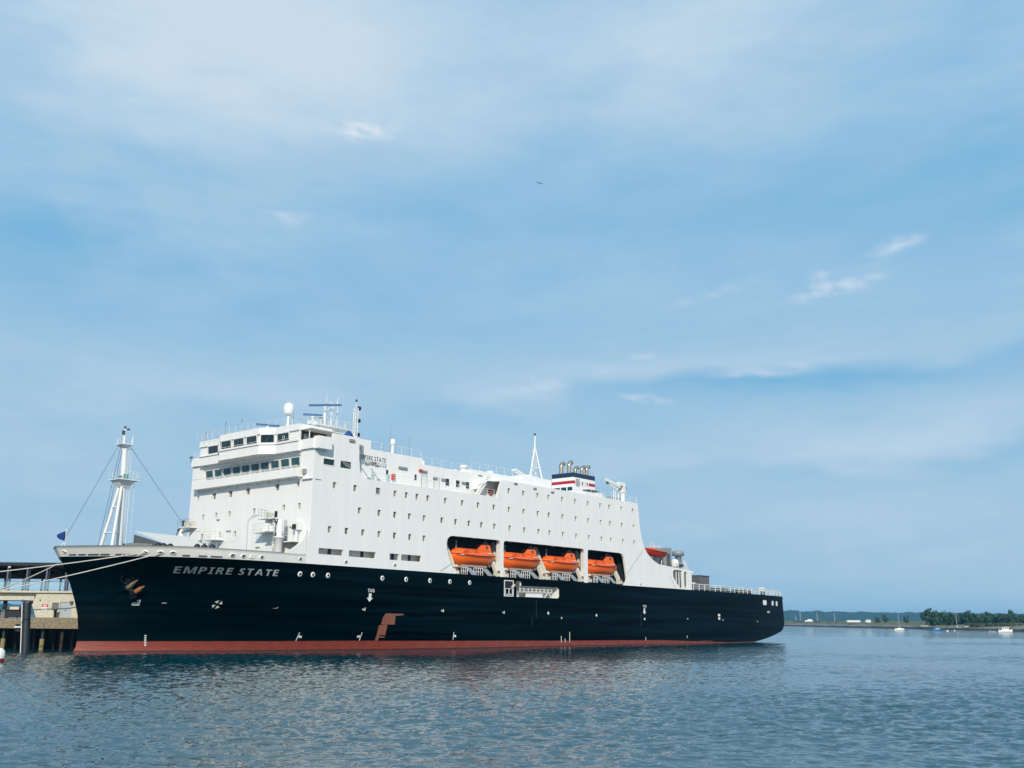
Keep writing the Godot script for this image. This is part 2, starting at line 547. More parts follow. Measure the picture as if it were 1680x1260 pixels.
# ---------------------------------------------------------------- far shore
func leaf_crown(rx: float, ry: float, n: int, c0: Color, c1: Color, seed_: int) -> ArrayMesh:
	var r := RandomNumberGenerator.new(); r.seed = seed_
	var lobes := []
	for k in 9:
		var t := r.randf() * TAU
		var q := r.randf_range(.15, .75)
		lobes.append([Vector3(cos(t) * rx * q, r.randf_range(-.55, .75) * ry, sin(t) * rx * q), r.randf_range(.32, .55)])
	var st := SurfaceTool.new(); st.begin(Mesh.PRIMITIVE_TRIANGLES)
	for k in n:
		var l = lobes[k % 9]
		var d := Vector3(r.randfn(), r.randfn(), r.randfn()).normalized()
		var c: Vector3 = l[0] + d * pow(r.randf(), .33) * Vector3(rx, ry, rx) * l[1]
		var nn := (d + Vector3(r.randfn(), r.randfn(), r.randfn()) * .5).normalized()
		var x := nn.cross(Vector3(r.randfn(), r.randfn(), r.randfn())).normalized()
		var y := nn.cross(x)
		var s := rx * r.randf_range(.10, .2)
		var col := c0.lerp(c1, r.randf())
		st.set_smooth_group(-1)
		for v in [c - x * s, c + y * s * .8, c + x * s, c - x * s, c + x * s, c - y * s * .8]:
			st.set_color(col); st.set_smooth_group(-1); st.add_vertex(v)
	st.generate_normals()
	return st.commit()

func make_shore():
	# waterline from far to near; the land lies to the right of it and behind
	var wl := [Vector2(-2600, 3300), Vector2(-300, 2900), Vector2(330, 2100), Vector2(343, 1271), Vector2(319, 939), Vector2(329, 821), Vector2(319, 692), Vector2(299, 588), Vector2(300, 470), Vector2(420, 330), Vector2(900, 200)]
	var fine := []
	var nz := FastNoiseLite.new(); nz.seed = 5; nz.frequency = .02; nz.fractal_octaves = 4
	for i in wl.size() - 1:
		var steps := 24
		for k in steps: fine.append(wl[i].lerp(wl[i + 1], float(k) / steps))
	var bands := [["shore", M.rock, [[-8.0, -1.0], [0.0, -.05], [3.0, .9], [7.0, 1.5]]], ["beach", M.sand, [[7.0, 1.5], [14.0, 2.2], [26.0, 2.7], [34.0, 2.9]]], ["meadow", M.meadow, [[34.0, 2.9], [60.0, 3.6], [130.0, 5.4], [400.0, 7.0], [1500.0, 9.0]]]]
	for bd in bands:
		var rings := []
		for e in bd[2]:
			var ring := []
			for p in fine:
				var dir: Vector2 = p.normalized()
				dir = (dir + Vector2(.6, 0)).normalized()
				var off: float = e[0] + (nz.get_noise_2d(p.x, p.y) * 6.0 if e[0] > 0 else 0.0)
				var q: Vector2 = p + dir * off
				var y: float = e[1] * (1.0 + .45 * nz.get_noise_2d(p.x * 3.0 + e[0], p.y * 3.0))
				ring.append(Vector3(q.x, y, -q.y))
			rings.append(ring)
		var b := MB.new(); b.loft(rings)
		structure(bd[0], b.done(), bd[1])
	# wooded hill far behind
	var hz := FastNoiseLite.new(); hz.seed = 12; hz.frequency = .004; hz.fractal_octaves = 5; hz.fractal_gain = .6
	var rings := []
	for k in 14:
		var ring := []
		for i in 620:
			var x := -3400.0 + i * 11.5
			var d := 3700.0 + k * 40.0
			var t := minf(1.0, k / 9.0)
			var y := 51.0 * sqrt(t) + (hz.get_noise_2d(x * .35, k * 9.0) * 7.0 + hz.get_noise_2d(x * 3.0, k * 300.0) * 8.0) * t
			if k > 9: y -= (k - 9) * 5.0
			ring.append(Vector3(x, y - 1.0, -d))
		rings.append(ring)
	var hb_ := MB.new(); hb_.loft(rings)
	structure("hill", hb_.done(), M.hill)
	# trees on the near point
	var crowns := []
	for v in 5:
		crowns.append(leaf_crown(4.6, 5.2, 420, Color(.014, .040, .024), Color(.055, .108, .044), 100 + v))
	var tm := MB.new(); tm.tube(Vector3.ZERO, Vector3(.3, 6.5, 0), .32, .16, 6); tm.tube(Vector3(.2, 4.5, 0), Vector3(2.2, 8, .5), .14, .06, 5); tm.tube(Vector3(.2, 4.2, 0), Vector3(-2.0, 7.6, .8), .14, .06, 5)
	var trunk := tm.done()
	var look := ["tall dark evergreen", "broad dark leafy tree", "rounded deep green tree", "ragged-topped dark tree", "low bushy dark green tree"]
	var spots := []
	for k in 17:
		spots.append([1532.0 + k * 10.2 + rng.randf_range(-4, 4), rng.randf_range(790, 850), rng.randf_range(.72, .95)])
	spots[13][2] = 1.05; spots[9][2] = 1.0
	for q in [[1440.0, 905.0, .56], [1453.0, 900.0, .74], [1487.0, 880.0, .66], [1521.0, 815.0, 1.05]]: spots.append(q)
	var words := ["first", "second", "third", "fourth", "fifth", "sixth", "seventh", "eighth", "ninth", "tenth", "eleventh", "twelfth", "thirteenth", "fourteenth", "fifteenth", "sixteenth", "last"]
	for k in spots.size():
		var sp = spots[k]
		var x: float = (sp[0] - 840.0) / 1609.8 * sp[1] * .978
		var lab: String = "%s at the front of the wooded point, %s from the left" % [look[k % 5], words[k]] if k < 17 else ["small round dark bush tree standing alone on the meadow, left of its pair", "larger round dark tree of the pair alone on the meadow", "round dark tree between the meadow pair and the wooded point", "tall tree at the left end of the wooded point"][k - 17]
		var t := thing("tree", lab, "tree", Transform3D(Basis(Vector3.UP, rng.randf() * TAU).scaled(Vector3.ONE * sp[2]), Vector3(x, 3.6, -sp[1])), "trees on the far point")
		put("trunk", trunk, M.trunk, t)
		put("crown", crowns[k % 5], M.leaf, t, Transform3D(Basis(), Vector3(0, 6.6, 0)))
	# the wood behind them, one mass
	var mm := MultiMesh.new()
	mm.transform_format = MultiMesh.TRANSFORM_3D
	mm.mesh = crowns[2]
	mm.instance_count = 230
	for k in 230:
		var d := rng.randf_range(830, 1000)
		var px := rng.randf_range(1528, 1790)
		mm.set_instance_transform(k, Transform3D(Basis(Vector3.UP, rng.randf() * TAU).scaled(Vector3.ONE * rng.randf_range(.9, 1.3)), Vector3((px - 840) / 1609.8 * d * .978, rng.randf_range(5.0, 7.6), -d)))
	var wood := MultiMeshInstance3D.new()
	wood.name = "wood"; wood.multimesh = mm; wood.material_override = M.leaf
	add_child(wood); wood.set_meta("kind", "stuff"); tag(wood, "dark green wood behind the trees of the far point", "wood")
	var low := leaf_crown(3.0, 1.2, 160, Color(.03, .055, .015), Color(.10, .13, .04), 130)
	var mm2 := MultiMesh.new(); mm2.transform_format = MultiMesh.TRANSFORM_3D; mm2.mesh = low; mm2.instance_count = 70
	for k in 70:
		var d := rng.randf_range(700, 770)
		mm2.set_instance_transform(k, Transform3D(Basis(Vector3.UP, rng.randf() * TAU).scaled(Vector3.ONE * rng.randf_range(.6, 1.2)), Vector3((rng.randf_range(1585, 1760) - 840) / 1609.8 * d * .978, rng.randf_range(3.2, 4.2), -d)))
	var scrub := MultiMeshInstance3D.new()
	scrub.name = "undergrowth"; scrub.multimesh = mm2; scrub.material_override = M.leaf
	add_child(scrub); scrub.set_meta("kind", "stuff"); tag(scrub, "light green undergrowth along the foot of the wood", "undergrowth")
	far_boats()

func far_at(px: float, d: float) -> Vector3:
	return Vector3((px - 840.0) / 1609.8 * d * .978, 0, -d)

func small_hull(b: MB, l: float, w: float, h: float, y0 := 0.0):
	var rings := []
	for k in 9:
		var t := k / 8.0
		var ww := w * .5 * (1.0 - pow(absf(t * 2.0 - .75) / 1.26, 3.0))
		var x := (t - .5) * l
		var hh := h * (1.0 + .35 * pow(t, 2.0))
		rings.append([Vector3(x, y0 + hh, -ww), Vector3(x, y0 - .3, -ww * .7), Vector3(x, y0 - .3, ww * .7), Vector3(x, y0 + hh, ww)])
	b.loft(rings, true)

func far_boats():
	var b: MB
	# moored sailboat, white, bare mast and furled sail
	var sb := thing("sailboat", "white sailboat with bare mast moored off the meadow shore", "sailboat", Transform3D(Basis(Vector3.UP, .3), far_at(1474, 640)))
	b = MB.new(); small_hull(b, 8.2, 2.4, .9); part("hull", b, M.white2, sb)
	b = MB.new(); b.box(Vector3(.3, 1.2, 0), Vector3(3, .5, 1.3)); part("cabin", b, M.white2, sb)
	b = MB.new(); b.tube(Vector3(.6, .8, 0), Vector3(.2, 10.5, 0), .07, .05, 6); part("mast", b, M.white2, sb)
	b = MB.new(); b.tube(Vector3(.5, 1.9, 0), Vector3(-3.2, 1.9, 0), .16, .12, 6); part("boom", b, M.brown, sb)
	b = MB.new(); b.tube(Vector3(-3.6, .9, 0), Vector3(-3.6, 5.0, 0), .06, .04, 5); part("mizzen_mast", b, M.brown, sb)
	# blue boat
	var bb := thing("motorboat", "blue motorboat with a low cabin moored off the far shore", "boat", Transform3D(Basis(Vector3.UP, .1), far_at(1535, 610)))
	b = MB.new(); small_hull(b, 6.4, 2.2, .9); part("hull", b, mat(lin(.02, .14, .42), .4), bb)
	b = MB.new(); b.box(Vector3(.4, 1.3, 0), Vector3(2.6, .8, 1.5)); part("cabin", b, mat(lin(.35, .42, .5), .5), bb)
	b = MB.new(); b.tube(Vector3(-2.5, .8, 0), Vector3(-2.5, 2.9, 0), .08, .05, 5); part("flag_staff", b, M.dark_grey, bb)
	# white work boat
	var wb := thing("workboat", "white fishing boat with wheelhouse and raised dark stern frame near the right edge", "boat", Transform3D(Basis(Vector3.UP, -.1), far_at(1647, 565)))
	b = MB.new(); small_hull(b, 8.0, 2.8, 1.1); part("hull", b, M.white2, wb)
	b = MB.new(); b.box(Vector3(0, 1.9, 0), Vector3(3.4, 1.7, 1.9)); part("wheelhouse", b, M.white2, wb)
	for k in 3:
		b = MB.new(); b.box(Vector3(-1.1 + k * 1.1, 2.2, .97), Vector3(.7, .6, .04)); part("window", b, M.glass, wb)
	b = MB.new(); b.beam(Vector3(2.8, 1.0, 0), Vector3(4.4, 3.2, 0), .5, .8); part("stern_frame", b, M.dark_grey, wb)
	b = MB.new(); b.tube(Vector3(-3, 1, 0), Vector3(-3.4, 3.2, 0), .08, .05, 5); part("bow_mast", b, M.white2, wb)
	# float with posts beside it
	var fl := thing("float_dock", "grey mooring float with two posts beside the white fishing boat", "float", Transform3D(Basis(), far_at(1625, 580)))
	b = MB.new(); b.box(Vector3(0, .2, 0), Vector3(4.6, .5, 2)); part("platform", b, M.grey, fl)
	for x in [-1.7, -.8]:
		b = MB.new(); b.tube(Vector3(x, 0, 0), Vector3(x, 3.4 + x * .5, 0), .08, .06, 5); part("post", b, M.grey, fl)
	# buoys
	var ball := MB.new(); ball.lathe(Vector3.ZERO, [Vector2(0, -.5), Vector2(.5, -.3), Vector2(.65, .1), Vector2(.45, .55), Vector2(0, .7)], 10)
	var bm := ball.done()
	tag(put("mooring_buoy", bm, M.white2, self, Transform3D(Basis(), far_at(1553, 590))), "white mooring buoy just right of the blue motorboat", "buoy", "white mooring buoys")
	tag(put("mooring_buoy", bm, M.white2, self, Transform3D(Basis().scaled(Vector3.ONE * .8), far_at(1564.5, 640))), "white mooring buoy under the tall pole, farther from the blue motorboat", "buoy", "white mooring buoys")
	# hauled-out sailboats and the pole on the land
	var labs := ["short bare mast at the left end of the boat yard", "tallest bare mast in the boat yard, beside the white boat hull", "bare mast and stay in the middle of the boat yard", "bare mast at the right end of the boat yard"]
	var ms := [[1307.0, 6.5], [1314.5, 14.0], [1342.0, 11.5], [1370.5, 10.5]]
	for k in 4:
		var y := thing("yacht", labs[k], "sailboat", Transform3D(Basis(Vector3.UP, .4), far_at(ms[k][0], 1330) + Vector3(0, 5.2, 0)), "boats hauled out ashore")
		b = MB.new(); small_hull(b, 8, 2.4, 1.4); part("hull", b, M.dark_grey, y)
		b = MB.new(); b.tube(Vector3(0, 1, 0), Vector3(-.4, 1.5 + ms[k][1], 0), .17, .12, 6); part("mast", b, M.white2, y)
		b = MB.new(); b.tube(Vector3(-.3, ms[k][1], 0), Vector3(3.6, 1.4, 0), .05, -1, 4); part("stay", b, M.white2, y)
	var hy := thing("cabin_cruiser", "white cabin cruiser standing ashore between the two left masts", "boat", Transform3D(Basis(), far_at(1328, 1330) + Vector3(0, 5.6, 0)))
	b = MB.new(); small_hull(b, 10.5, 3.2, 1.8); part("hull", b, M.white2, hy)
	b = MB.new(); b.box(Vector3(1, 2.5, 0), Vector3(5, 1.5, 2.2)); part("cabin", b, M.white2, hy)
	var sh := thing("long_shed", "long low white shed on the far meadow", "building", Transform3D(Basis(), far_at(1400, 1040) + Vector3(0, 5.2, 0)))
	b = MB.new(); b.box(Vector3(0, .7, 0), Vector3(13.5, 1.4, 5)); part("wall", b, M.white2, sh)
	b = MB.new(); b.beam(Vector3(-7, 1.7, 0), Vector3(7, 1.7, 0), 5.4, .5); part("roof", b, M.white2, sh)
	var hs := thing("gabled_house", "small white gabled house on the meadow left of the round trees", "house", Transform3D(Basis(), far_at(1424, 1100) + Vector3(0, 5.2, 0)))
	b = MB.new(); b.box(Vector3(0, 1.3, 0), Vector3(5.2, 2.6, 5)); part("wall", b, M.white2, hs)
	b = MB.new(); b.beam(Vector3(0, 2.9, -2.7), Vector3(0, 2.9, 2.7), 3.2, 1.2); part("roof", b, M.grey, hs)
	for q in [[1361.0, "dark parked car on the shore road, left of the pair"], [1373.0, "dark parked car on the shore road under the fourth mast"]]:
		var c := thing("parked_car", q[1], "car", Transform3D(Basis(), far_at(q[0], 1180) + Vector3(0, 4.0, 0)), "cars on the shore road")
		b = MB.new(); b.box(Vector3(0, .75, 0), Vector3(4.4, .8, 1.8)); part("body", b, M.dark_grey, c)
		b = MB.new(); b.box(Vector3(-.2, 1.45, 0), Vector3(2.4, .65, 1.6)); part("roof", b, M.glass, c)
	var pl := thing("tall_pole", "tall thin grey pole standing on the shore before the wood", "pole", Transform3D(Basis(), far_at(1569.5, 700) + Vector3(0, 2.2, 0)))
	b = MB.new(); b.tube(Vector3.ZERO, Vector3(-.3, 11.3, 0), .19, .13, 6); part("shaft", b, mat(lin(.38, .42, .42), .6), pl)
	b = MB.new(); b.box(Vector3(0, .2, 0), Vector3(.9, .4, .9)); part("base", b, M.white2, pl)
	for q in [[1584.0, 660.0, 3.4, "pale upturned skiff hauled up on the rocks right of the tall pole"], [1516.0, 740.0, 6.0, "long pale float pulled up on the bank beneath the wood"]]:
		var sk := thing("skiff", q[3], "skiff", Transform3D(Basis(), far_at(q[0], q[1]) + Vector3(0, 2.4, 0)))
		b = MB.new(); small_hull(b, q[2], 1.6, .6); part("hull", b, mat(lin(.34, .38, .36), .6), sk)

# ---------------------------------------------------------------- pier on the left
func make_pier():
	var b: MB
	var d := 120.0
	var pier := thing("pier", "concrete pier deck on dark piles behind the ship's bow", "pier", Transform3D(Basis(), Vector3(0, 0, -d)))
	var x0 := -78.0
	var x1 := -51.0
	b = MB.new(); b.span(Vector3(x0, 2.95, -11), Vector3(x1, 3.62, -.02)); part("deck", b, M.concrete2, pier)
	var xs := [-78.0, -72.4, -66.4, -63.2, -60.9, -58.0, -55.2, -51.0]
	for k in xs.size() - 1:
		b = MB.new(); b.span(Vector3(xs[k] + .025, 2.46, -.6), Vector3(xs[k + 1] - .025, 3.72 - (.14 if k in [3, 4] else 0.0), 0.0)); part("fascia_panel", b, M.concrete2, pier)
	for k in 11:
		for row in 4:
			b = MB.new(); b.tube(Vector3(-76.6 + k * 2.32, -2, -1.0 - row * 2.9), Vector3(-76.6 + k * 2.32, 2.9, -1.0 - row * 2.9), .2, .2, 8); part("pile", b, M.pile if (k * 3 + row) % 2 == 0 else M.steel, pier)
	for k in [5, 7, 9]:
		b = MB.new(); b.tube(Vector3(-76.6 + k * 2.32, -1, -1.0), Vector3(-76.6 + k * 2.32, 1.25, -1.0), .27, .27, 10); part("lit_pile_foot", b, nmat(lin(.16, .14, .06), lin(.34, .29, .15), .03, Vector3(.5, .5, .5), .9, 61 + k), pier)  # tan tubes paint the sunlit lower ends of a few piles
	b = MB.new(); b.span(Vector3(x0, -.5, -11.2), Vector3(x1, 2.9, -11.0)); part("bulkhead", b, M.ink, pier)  # ink colour paints the deep shade under the deck
	# the building on the pier: beige wall with a raked left end
	var tb := thing("terminal_building", "beige concrete pier building with grey door and raked left end", "building", Transform3D(Basis(), Vector3(0, 0, -d - 1.0)))
	var poly := PackedVector2Array([Vector2(-56.75, 3.62), Vector2(-50.6, 3.62), Vector2(-50.6, 6.62), Vector2(-56.95, 6.62), Vector2(-57.45, 5.25)])
	var holes := [rounded(-55.0, 4.62, -54.2, 5.46, .02), rounded(-54.05, 3.75, -52.6, 5.55, .02)]
	wall("wall", poly, .35, M.concrete, holes, tb)
	b = MB.new(); b.span(Vector3(-78, 5.72, -7), Vector3(-57.3, 6.2, -.05)); part("deck_edge", b, M.concrete, tb)
	b = MB.new(); b.span(Vector3(-78, 6.2, -.9), Vector3(-57.1, 6.4, -.5)); part("beam", b, M.concrete, tb)
	b = MB.new(); b.span(Vector3(-78.0, 6.4, -8), Vector3(-57.0, 6.62, -.3)); b.span(Vector3(-78.0, 6.622, -8), Vector3(-51.5, 6.86, .3)); part("walkway_deck", b, M.concrete, tb)
	b = MB.new(); b.span(Vector3(-56.7, 3.62, -8.0), Vector3(-51.6, 6.6, -7.7)); part("rear_wall", b, M.concrete, tb)
	b = MB.new(); b.span(Vector3(-56.7, 3.62, -7.7), Vector3(-56.4, 6.6, -.36)); part("end_wall", b, M.concrete, tb)
	b = MB.new(); b.beam(Vector3(-57.3, 5.6, -.3), Vector3(-58.2, 5.1, -.3), .3, .8); part("brace", b, M.dark_grey, tb)
	var door := one_box("door", Vector3(-54.04, 3.76, -.2), Vector3(-52.61, 5.53, -.1), M.door, tb)
	one_box("handle", Vector3(-53.4, 4.5, -.1), Vector3(-53.32, 4.7, -.04), M.dark_grey, door)
	var vent := one_box("vent", Vector3(-55.05, 4.57, -.34), Vector3(-54.15, 5.5, -.3), M.dark_grey, tb)
	for k in 9:
		b = MB.new(); b.box(Vector3(-54.6, 4.66 + k * .093, -.16), Vector3(.78, .045, .13), Basis(Vector3.RIGHT, .6)); part("slat", b, M.grey, vent)
	b = MB.new(); b.box(Vector3(-52.65, 5.5, .12), Vector3(.36, .34, .24)); part("wall_lamp", b, M.dark_grey, tb)
	b = MB.new(); b.tube(Vector3(-56.5, 5.75, 0), Vector3(-56.5, 5.75, .1), .1, .08, 8); part("camera_mount", b, M.dark_grey, tb)
	for x in [-72.0, -66.0, -61.4, -58.95]:
		b = MB.new(); b.span(Vector3(x, 3.62, -1.3), Vector3(x + .36, 6.05, -.95)); part("column", b, M.steel, tb)
	# sign
	var sg := thing("warning_sign", "red and white warning sign on the beige pier wall", "sign", Transform3D(Basis(), Vector3(-55.85, 4.95, -d - .97)))
	one_box("red_panel", Vector3(-.37, 0, 0), Vector3(.37, .32, .03), M.signal_red, sg)
	one_box("white_panel", Vector3(-.35, -.40, 0), Vector3(.35, -.01, .03), M.mark, sg)
	for q in [[.21, .36], [.11, .28]]:
		one_box("print", Vector3(-q[1] * .7, q[0] - .04, .031), Vector3(q[1] * .7, q[0] + .03, .036), M.mark, sg)
	# canopy on columns above it
	var cn := thing("walkway_canopy", "dark flat canopy on paired grey columns with glass railing above the pier", "canopy", Transform3D(Basis(), Vector3(0, 6.86, -d - .9)))
	b = MB.new(); b.span(Vector3(-78, 2.95, -7.0), Vector3(-53.9, 3.22, .6)); part("roof", b, M.roof, cn)
	one_box("gutter", Vector3(-78, 3.224, -7.1), Vector3(-53.8, 3.31, .68), mat(lin(.05, .07, .11), .4), cn)
	for k in 9:
		var x := -74.8 + k * 2.36
		b = MB.new(); b.beam(Vector3(x, 2.75, .2), Vector3(x, 2.4, -6.6), .16, .4); part("rafter", b, M.roof, cn)
	b = MB.new(); b.beam(Vector3(-78, 2.3, -6.4), Vector3(-54.2, 2.3, -6.4), .3, 1.4); part("fascia_beam", b, M.roof, cn)
	for k in 10:
		var x := -74.89 + k * 2.36
		b = MB.new(); b.span(Vector3(x - .09, 0, -.09), Vector3(x + .09, 2.95, .09)); part("column", b, M.column, cn)
		b = MB.new(); b.span(Vector3(x + .12, 0, -.3), Vector3(x + .26, 2.95, -.15)); part("column", b, M.roof, cn)
		if k < 9:
			b = MB.new(); b.span(Vector3(x + 1.2, 0, -6.4), Vector3(x + 1.38, 2.4, -6.2)); part("column", b, M.roof, cn)
			b = MB.new(); b.span(Vector3(x + .1, .12, .28), Vector3(x + 2.3, 1.08, .30)); part("glass_panel", b, M.pane, cn)
	b = MB.new(); b.tube(Vector3(-78, 1.08, .29), Vector3(-52.4, 1.08, .29), .035, -1, 6); part("handrail", b, M.column, cn)
	b = MB.new(); b.rail([Vector3(-53.5, 0, .29), Vector3(-52.3, 0, .29)], 1.08, .65, .03, 2); part("end_railing", b, M.column, cn)
	b = MB.new(); b.lathe(Vector3(-60.5, 2.75, .25), [Vector2(.02, -.12), Vector2(.2, -.1), Vector2(.16, .1), Vector2(.02, .2)], 10); part("lamp", b, M.white2, cn)
	# tall dark steel mooring pile in front
	var dp := thing("dolphin_pile", "tall dark steel mooring pile with a white ladder rail before the pier", "pile", Transform3D(Basis(), Vector3(-53.2, 0, -112)))
	b = MB.new(); b.tube(Vector3(.1, -2, 0), Vector3(-.55, 5.35, 0), .43, .43, 16); part("shaft", b, M.steel, dp)
	b = MB.new(); b.tube(Vector3(-.48, -.5, .1), Vector3(-1.02, 5.2, .1), .06, -1, 6); part("ladder_rail", b, M.white2, dp)
	b = MB.new(); b.box(Vector3(-1.15, 2.7, .1), Vector3(.75, .14, .2)); part("bracket", b, M.white2, dp)
	b = MB.new(); b.tube(Vector3(-1.2, 3.0, -.3), Vector3(-1.2, 2.2, -.3), .4, -1, 10); part("fender", b, M.hose, dp)
	b = MB.new(); b.beam(Vector3(-.55, 5.3, 0), Vector3(-.5, 5.55, -.02), .9, .9); part("cap", b, M.dark_grey, dp)
	# things stored under the walkway
	var eq := thing("equipment_cart", "black equipment cart with a white cover on the pier deck", "cart", Transform3D(Basis(), Vector3(-59.7, 3.62, -d - 1.6)))
	b = MB.new(); b.box(Vector3(0, .55, 0), Vector3(1.9, .9, 1.0)); part("body", b, M.ink, eq)
	b = MB.new(); b.box(Vector3(.1, 1.16, 0), Vector3(1.1, .34, .8)); part("cover", b, mat(lin(.62, .50, .40), .8), eq)
	for x in [-.6, .6]:
		b = MB.new(); b.tube(Vector3(x, .14, .42), Vector3(x, .14, .52), .14, -1, 10); part("wheel", b, M.hose, eq)
	for q in [[-61.05, "grey slatted crate beside the black cart on the pier"], [-61.95, "grey slatted crate under the yellow sign on the pier"]]:
		var cr := thing("crate", q[1], "crate", Transform3D(Basis(), Vector3(q[0], 3.62, -d - 1.7)), "grey crates on the pier")
		b = MB.new(); b.box(Vector3(0, .5, 0), Vector3(.7, .96, .7)); part("body", b, M.dark_grey, cr)
		for k in 4:
			b = MB.new(); b.box(Vector3(-.27 + k * .18, .5, .37), Vector3(.09, 1.0, .04)); part("slat", b, M.grey, cr)
	var ys := thing("yellow_machine", "orange yellow panel of a machine cut by the left edge", "machine", Transform3D(Basis(), Vector3(-61.75, 4.25, -d - .6)))
	b = MB.new(); b.box(Vector3(-.2, .75, 0), Vector3(1.6, 1.15, .3)); part("panel", b, M.yellow, ys)
	b = MB.new(); b.box(Vector3(-.2, -.2, 0), Vector3(.2, .95, .2)); part("post", b, M.dark_grey, ys)
	var bl := thing("bollard", "black mooring bollard standing left of the grey door", "bollard", Transform3D(Basis(), Vector3(-54.2, 3.6, -d - .25)))
	b = MB.new(); b.lathe(Vector3.ZERO, [Vector2(.18, 0), Vector2(.15, .2), Vector2(.15, .8), Vector2(.22, .95), Vector2(.2, 1.08), Vector2(0, 1.12)], 12); part("post", b, M.hose, bl)
	# red and white buoy cut off by the left edge
	var by := thing("channel_buoy", "white buoy with a dark red foot at the left edge of the water", "buoy", Transform3D(Basis(), Vector3(-44.05, 0, -88.0)))
	b = MB.new(); b.lathe(Vector3.ZERO, [Vector2(.30, -.3), Vector2(.40, -.1), Vector2(.42, .32)], 16); part("foot", b, mat(lin(.20, .015, .03), .5), by)
	b = MB.new(); b.lathe(Vector3.ZERO, [Vector2(.42, .32), Vector2(.46, .6), Vector2(.40, .95), Vector2(.2, 1.15), Vector2(0, 1.2)], 16); part("float", b, M.mark, by)

# ---------------------------------------------------------------- hull
func make_hull():
	var b: MB
	var up_rows := [1.2, 1.8, 2.4, 3.2, 4.0, 4.8, 5.6, 6.4, 7.2, 8.0, 8.6, 9.2, 9.7, 10.36]
	b = MB.new()
	hull_rows(b, up_rows, 1.0, "fore"); hull_rows(b, up_rows, -1.0, "fore"); hull_rows(b, up_rows, -1.0, "mid")
	hull_rows(b, up_rows, 1.0, "aft"); hull_rows(b, up_rows, -1.0, "aft")
	var rings := []
	for zr in [-2.0, -1.0, -.3, .37, 1.0, 1.5, 1.96, 2.3, 2.6, 3.1, 3.65, 5.0, 7.0, 9.0, 10.36]:
		var s := end_s(zrow(zr, 150.0))
		var w := hb(s, zr)
		rings.append([Vector3(s, zrow(zr, s), w), Vector3(s, zrow(zr, s), 0), Vector3(s, zrow(zr, s), -w)])
	b.loft(rings)
	part("hull", b, M.black)
	b = MB.new()
	for sd in [1.0, -1.0]:
		for f in ["fore", "mid", "aft"]:
			hull_rows(b, [.17, .6, 1.2], sd, f)
	part("boot_top", b, M.red)
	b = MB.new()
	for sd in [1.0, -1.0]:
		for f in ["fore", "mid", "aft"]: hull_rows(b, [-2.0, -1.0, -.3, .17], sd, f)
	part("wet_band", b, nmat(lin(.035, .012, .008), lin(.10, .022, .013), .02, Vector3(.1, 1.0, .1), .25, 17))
	# flat of the side, with the boarding openings
	var z1 := line_z(62.0)
	var z2 := line_z(130.0)
	var poly := PackedVector2Array([Vector2(62, red_z(62)), Vector2(72, red_z(72)), Vector2(104, red_z(104)), Vector2(118, red_z(118)), Vector2(130, red_z(130)), Vector2(130, z2), Vector2(62, z1)])
	var door2 := PackedVector2Array([Vector2(64.0, 8.75), Vector2(64.0, 9.45), Vector2(64.2, 9.66), Vector2(65.05, 9.66), Vector2(65.25, 9.45), Vector2(65.25, 9.0), Vector2(74.3, 9.0), Vector2(74.65, 8.7), Vector2(74.65, 7.65), Vector2(74.35, 7.35), Vector2(64.2, 7.35), Vector2(64.2, 8.7)])
	# (the small door lies partly forward of the flat and is set proud as a frame)
	wall("hull_side", poly, .3, M.black, [door2], ship, Transform3D(Basis(), Vector3(0, 0, 13.5)), M.white2)
	var rec := MB.new()
	rec.span(Vector3(63.6, 7.0, 11.2), Vector3(75.0, 9.8, 11.25)); rec.span(Vector3(63.6, 7.0, 11.25), Vector3(75.0, 7.3, 13.18)); rec.span(Vector3(74.66, 7.3, 11.25), Vector3(75.0, 9.8, 13.18)); rec.span(Vector3(63.6, 7.3, 11.25), Vector3(63.95, 9.8, 13.18)); rec.span(Vector3(63.6, 9.7, 11.25), Vector3(75, 9.8, 13.18))
	part("boarding_recess", rec, M.white2)
	var gw := MB.new()
	gw.span(Vector3(65.4, 8.2, 13.0), Vector3(73.4, 8.28, 13.12)); gw.span(Vector3(65.4, 8.55, 13.0), Vector3(73.4, 8.63, 13.12)); gw.span(Vector3(65.4, 8.85, 13.0), Vector3(73.6, 8.92, 13.12)); gw.span(Vector3(64.9, 8.05, 12.8), Vector3(73.5, 8.14, 13.0))
	for k in 9: gw.span(Vector3(65.5 + k * .98, 8.1, 12.98), Vector3(65.6 + k * .98, 8.95, 13.1))
	gw.beam(Vector3(71.6, 7.35, 12.9), Vector3(72.6, 8.1, 12.9), .12, .12); gw.beam(Vector3(73.4, 7.35, 12.9), Vector3(72.8, 8.1, 12.9), .12, .12)
	part("gangway", gw, M.white2)
	one_box("locker", Vector3(67.3, 7.4, 12.7), Vector3(71.0, 7.95, 13.1), M.white2)
	b = MB.new(); b.span(Vector3(64.05, 7.6, 12.6), Vector3(65.1, 8.1, 13.0)); part("winch", b, M.grey)
	# small boarding door forward of it
	var dr := MB.new(); dr.span(Vector3(61.25, 8.5, 13.5), Vector3(63.4, 9.66, 13.53)); part("boarding_hatch", dr, M.ink)
	var fr := put("hatch_frame", frame_mesh(1.9, 2.1, .13, .06), M.white2, ship, Transform3D(Basis(), Vector3(62.33, 8.55, 13.56)))
	one_box("rail_gate", Vector3(61.45, 7.62, 13.55), Vector3(63.2, 7.72, 13.6), M.white2, fr).position = Vector3(-62.33, -8.55, -13.56)
	for q in [[61.6, 62.3], [62.45, 63.1]]:
		put("window", frame_mesh(q[1] - q[0], .75, .07, .06), M.white2, ship, Transform3D(Basis(), Vector3((q[0] + q[1]) / 2, 8.1, 13.56)))
